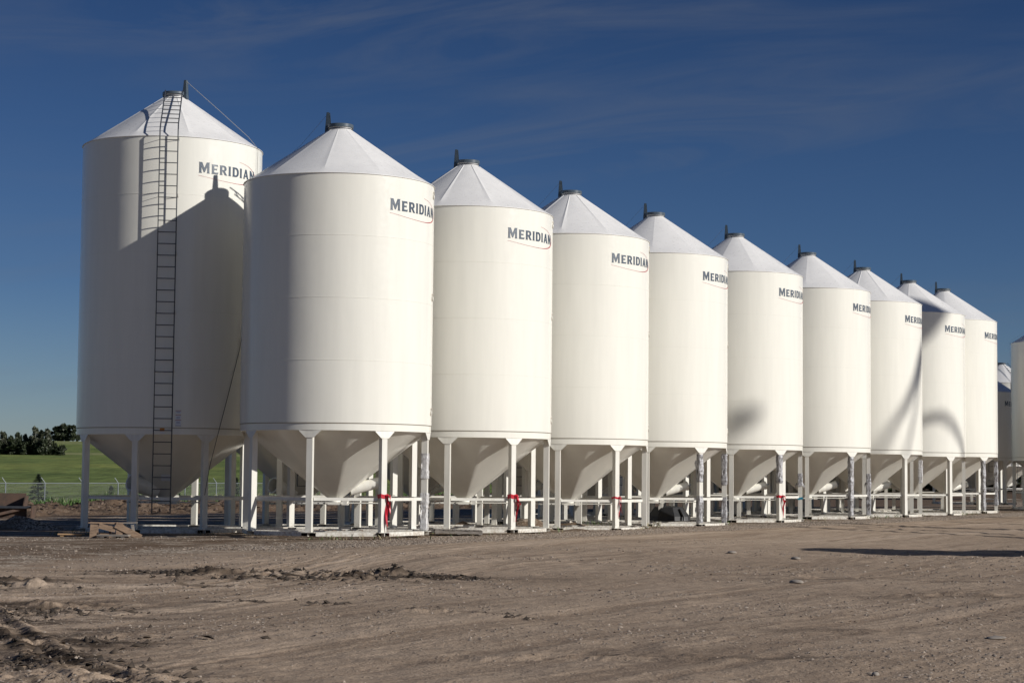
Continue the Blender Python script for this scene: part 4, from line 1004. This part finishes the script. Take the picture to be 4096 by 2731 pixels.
M['clod'] = leafmat('dark_clods', (0.040, 0.030, 0.022), (0.11, 0.082, 0.06)); M['clod'].node_tree.nodes['Principled BSDF'].inputs['Roughness'].default_value = 1.0
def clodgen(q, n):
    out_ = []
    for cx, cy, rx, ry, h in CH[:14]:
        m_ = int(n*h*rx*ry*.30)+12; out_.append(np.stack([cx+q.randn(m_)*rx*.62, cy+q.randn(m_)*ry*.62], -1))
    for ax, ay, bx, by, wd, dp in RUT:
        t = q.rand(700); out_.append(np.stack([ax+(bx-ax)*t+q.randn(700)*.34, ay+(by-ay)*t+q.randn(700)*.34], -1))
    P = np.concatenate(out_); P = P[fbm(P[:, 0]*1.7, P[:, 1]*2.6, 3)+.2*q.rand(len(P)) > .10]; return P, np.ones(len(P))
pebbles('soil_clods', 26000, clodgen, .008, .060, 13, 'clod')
def bermgen(q, n):
    u = q.uniform(35, 150, n); s = 74+2.6*q.randn(n); return np.stack([-.855*s+.518*u, .518*s+.855*u], -1), np.ones(n)
M['bclod'] = leafmat('bank_clods', (0.06, 0.042, 0.03), (0.19, 0.135, 0.10))
pebbles('bank_clods', 16000, bermgen, .03, .17, 14, 'bclod')

# ------------------------------------------------------------------ stand-ins added off frame towards the sun, shaped to throw shadows into view
U_ = Vector((-sv.y, sv.x, 0)).normalized(); U_ = U_ if U_.y > 0 else -U_
V_ = sv.cross(U_); V_ = V_ if V_.z > 0 else -V_
t = thing('tank_caster', 'added tank shape on legs outside the right edge, casting the long ground shadow', 'tank', (15.0, 38.8, 0), R_(4))  # added, unseen tank shape that casts the long strip shadow
mb = MB(); prof = [(.0001, 0), (.6, .06), (1.0, .28), (1.15, .6), (1.15, 8.4), (1.0, 8.7), (.0001, 9.0)]; mb.lathe(prof, 'leg', 32)
o = link('shell', mb.mesh('shell', 30), t, (0, 0, 3.02)); o.rotation_euler = (0, R_(90), 0)
for x in (5.2, 7.8):
    for y in (-.7, .7):
        mb = MB(); mb.tube([(x, y, -.3), (x, y*.8, 2.6)], .06, 'leg', 8); link('leg', mb.mesh('leg'), t)
t = thing('line_caster', 'added tubes outside the right edge, casting thin lines of shadow', 'auger', (30, 45, 0))  # added, unseen tubes placed to throw thin shadow lines on the ground
def lift(px, py, w_):
    p = at(px, py, -.05); return p+sv*w_-Vector((30, 45, 0))
for (a, b, r_, wa) in (((3254, 2087), (4300, 2120), .24, 16), ((3184, 2103), (4300, 2159), .15, 15), ((3370, 2101), (4300, 2144), .09, 15), ((3800, 2081), (4300, 2094), .14, 15)):
    mb = MB(); A = lift(*a, wa); B_ = lift(*b, wa-4); D = B_-A; mb.tube([A, A+D*.5, B_, B_+D*.3], r_, 'galv', 8); link('tube', mb.mesh('tube'), t)
t = thing('tower_caster', 'added column with curved tubes far outside the right edge, casting bin shadows', 'tower', (0, 0, 0))  # added, unseen; shaped for the streak, arch and roof shadows
def up_(u, v, w_=52.0): return U_*u+V_*v+sv*w_
base = up_(81.6, 15.4); t.location = (base.x, base.y, 0); T0 = Vector(t.location)
def tb(name, pts, r_):
    mb = MB(); mb.tube([up_(*p)-T0 for p in pts], r_, 'galv', 10); link(name, mb.mesh(name, 40), t)
mb = MB(); mb.bar((0, 0, 0), (0, 0, base.z), .5, .5, 'galv'); link('caster_mast', mb.mesh('caster_mast'), t)
mb = MB(); c = up_(82.7, 15.5)-T0; mb.lathe([(.0001, -1.5), (1.0, -1.2), (1.7, -.2), (1.7, .6), (1.2, 1.6), (.0001, 1.9)], 'galv', 24); o = link('caster_head', mb.mesh('caster_head', 40), t, tuple(c))
tb('caster_tube', [(77.4, 9.2), (78.1, 10.7), (78.7, 11.4), (79.2, 12.1), (79.8, 13.1), (81.2, 14.6)], [.12, .15, .20, .24, .28, .30])
tb('caster_tube', [(78.6, 9.3), (78.75, 9.75), (79.1, 10.65), (79.7, 12.3), (81.0, 14.2)], .10)
tb('caster_tube', [(81.7, 10.2), (82.6, 10.9), (83.4, 11.1), (83.9, 11.02), (84.3, 10.7), (84.75, 10.2), (85.3, 9.5), (85.6, 8.7)], [.2, .22, .22, .2, .18, .17, .16, .15])
p = up_(64.0, 11.2); t = thing('smudge_caster', 'added pole far outside the right edge, casting the shadow smudge', 'light pole', (p.x, p.y, 0))  # added, unseen pole that casts the smudge on the bin wall
mb = MB(); mb.tube([(0, 0, 0), (0, 0, p.z)], .14, 'galv', 8); link('pole', mb.mesh('pole'), t)
mb = MB(); q0 = up_(64.55, 11.45)-Vector((p.x, p.y, 0)); mb.lathe([(.0001, -.5), (.45, -.3), (.55, 0), (.35, .35), (.0001, .5)], 'galv', 16); link('caster_knob', mb.mesh('caster_knob', 40), t, tuple(q0))
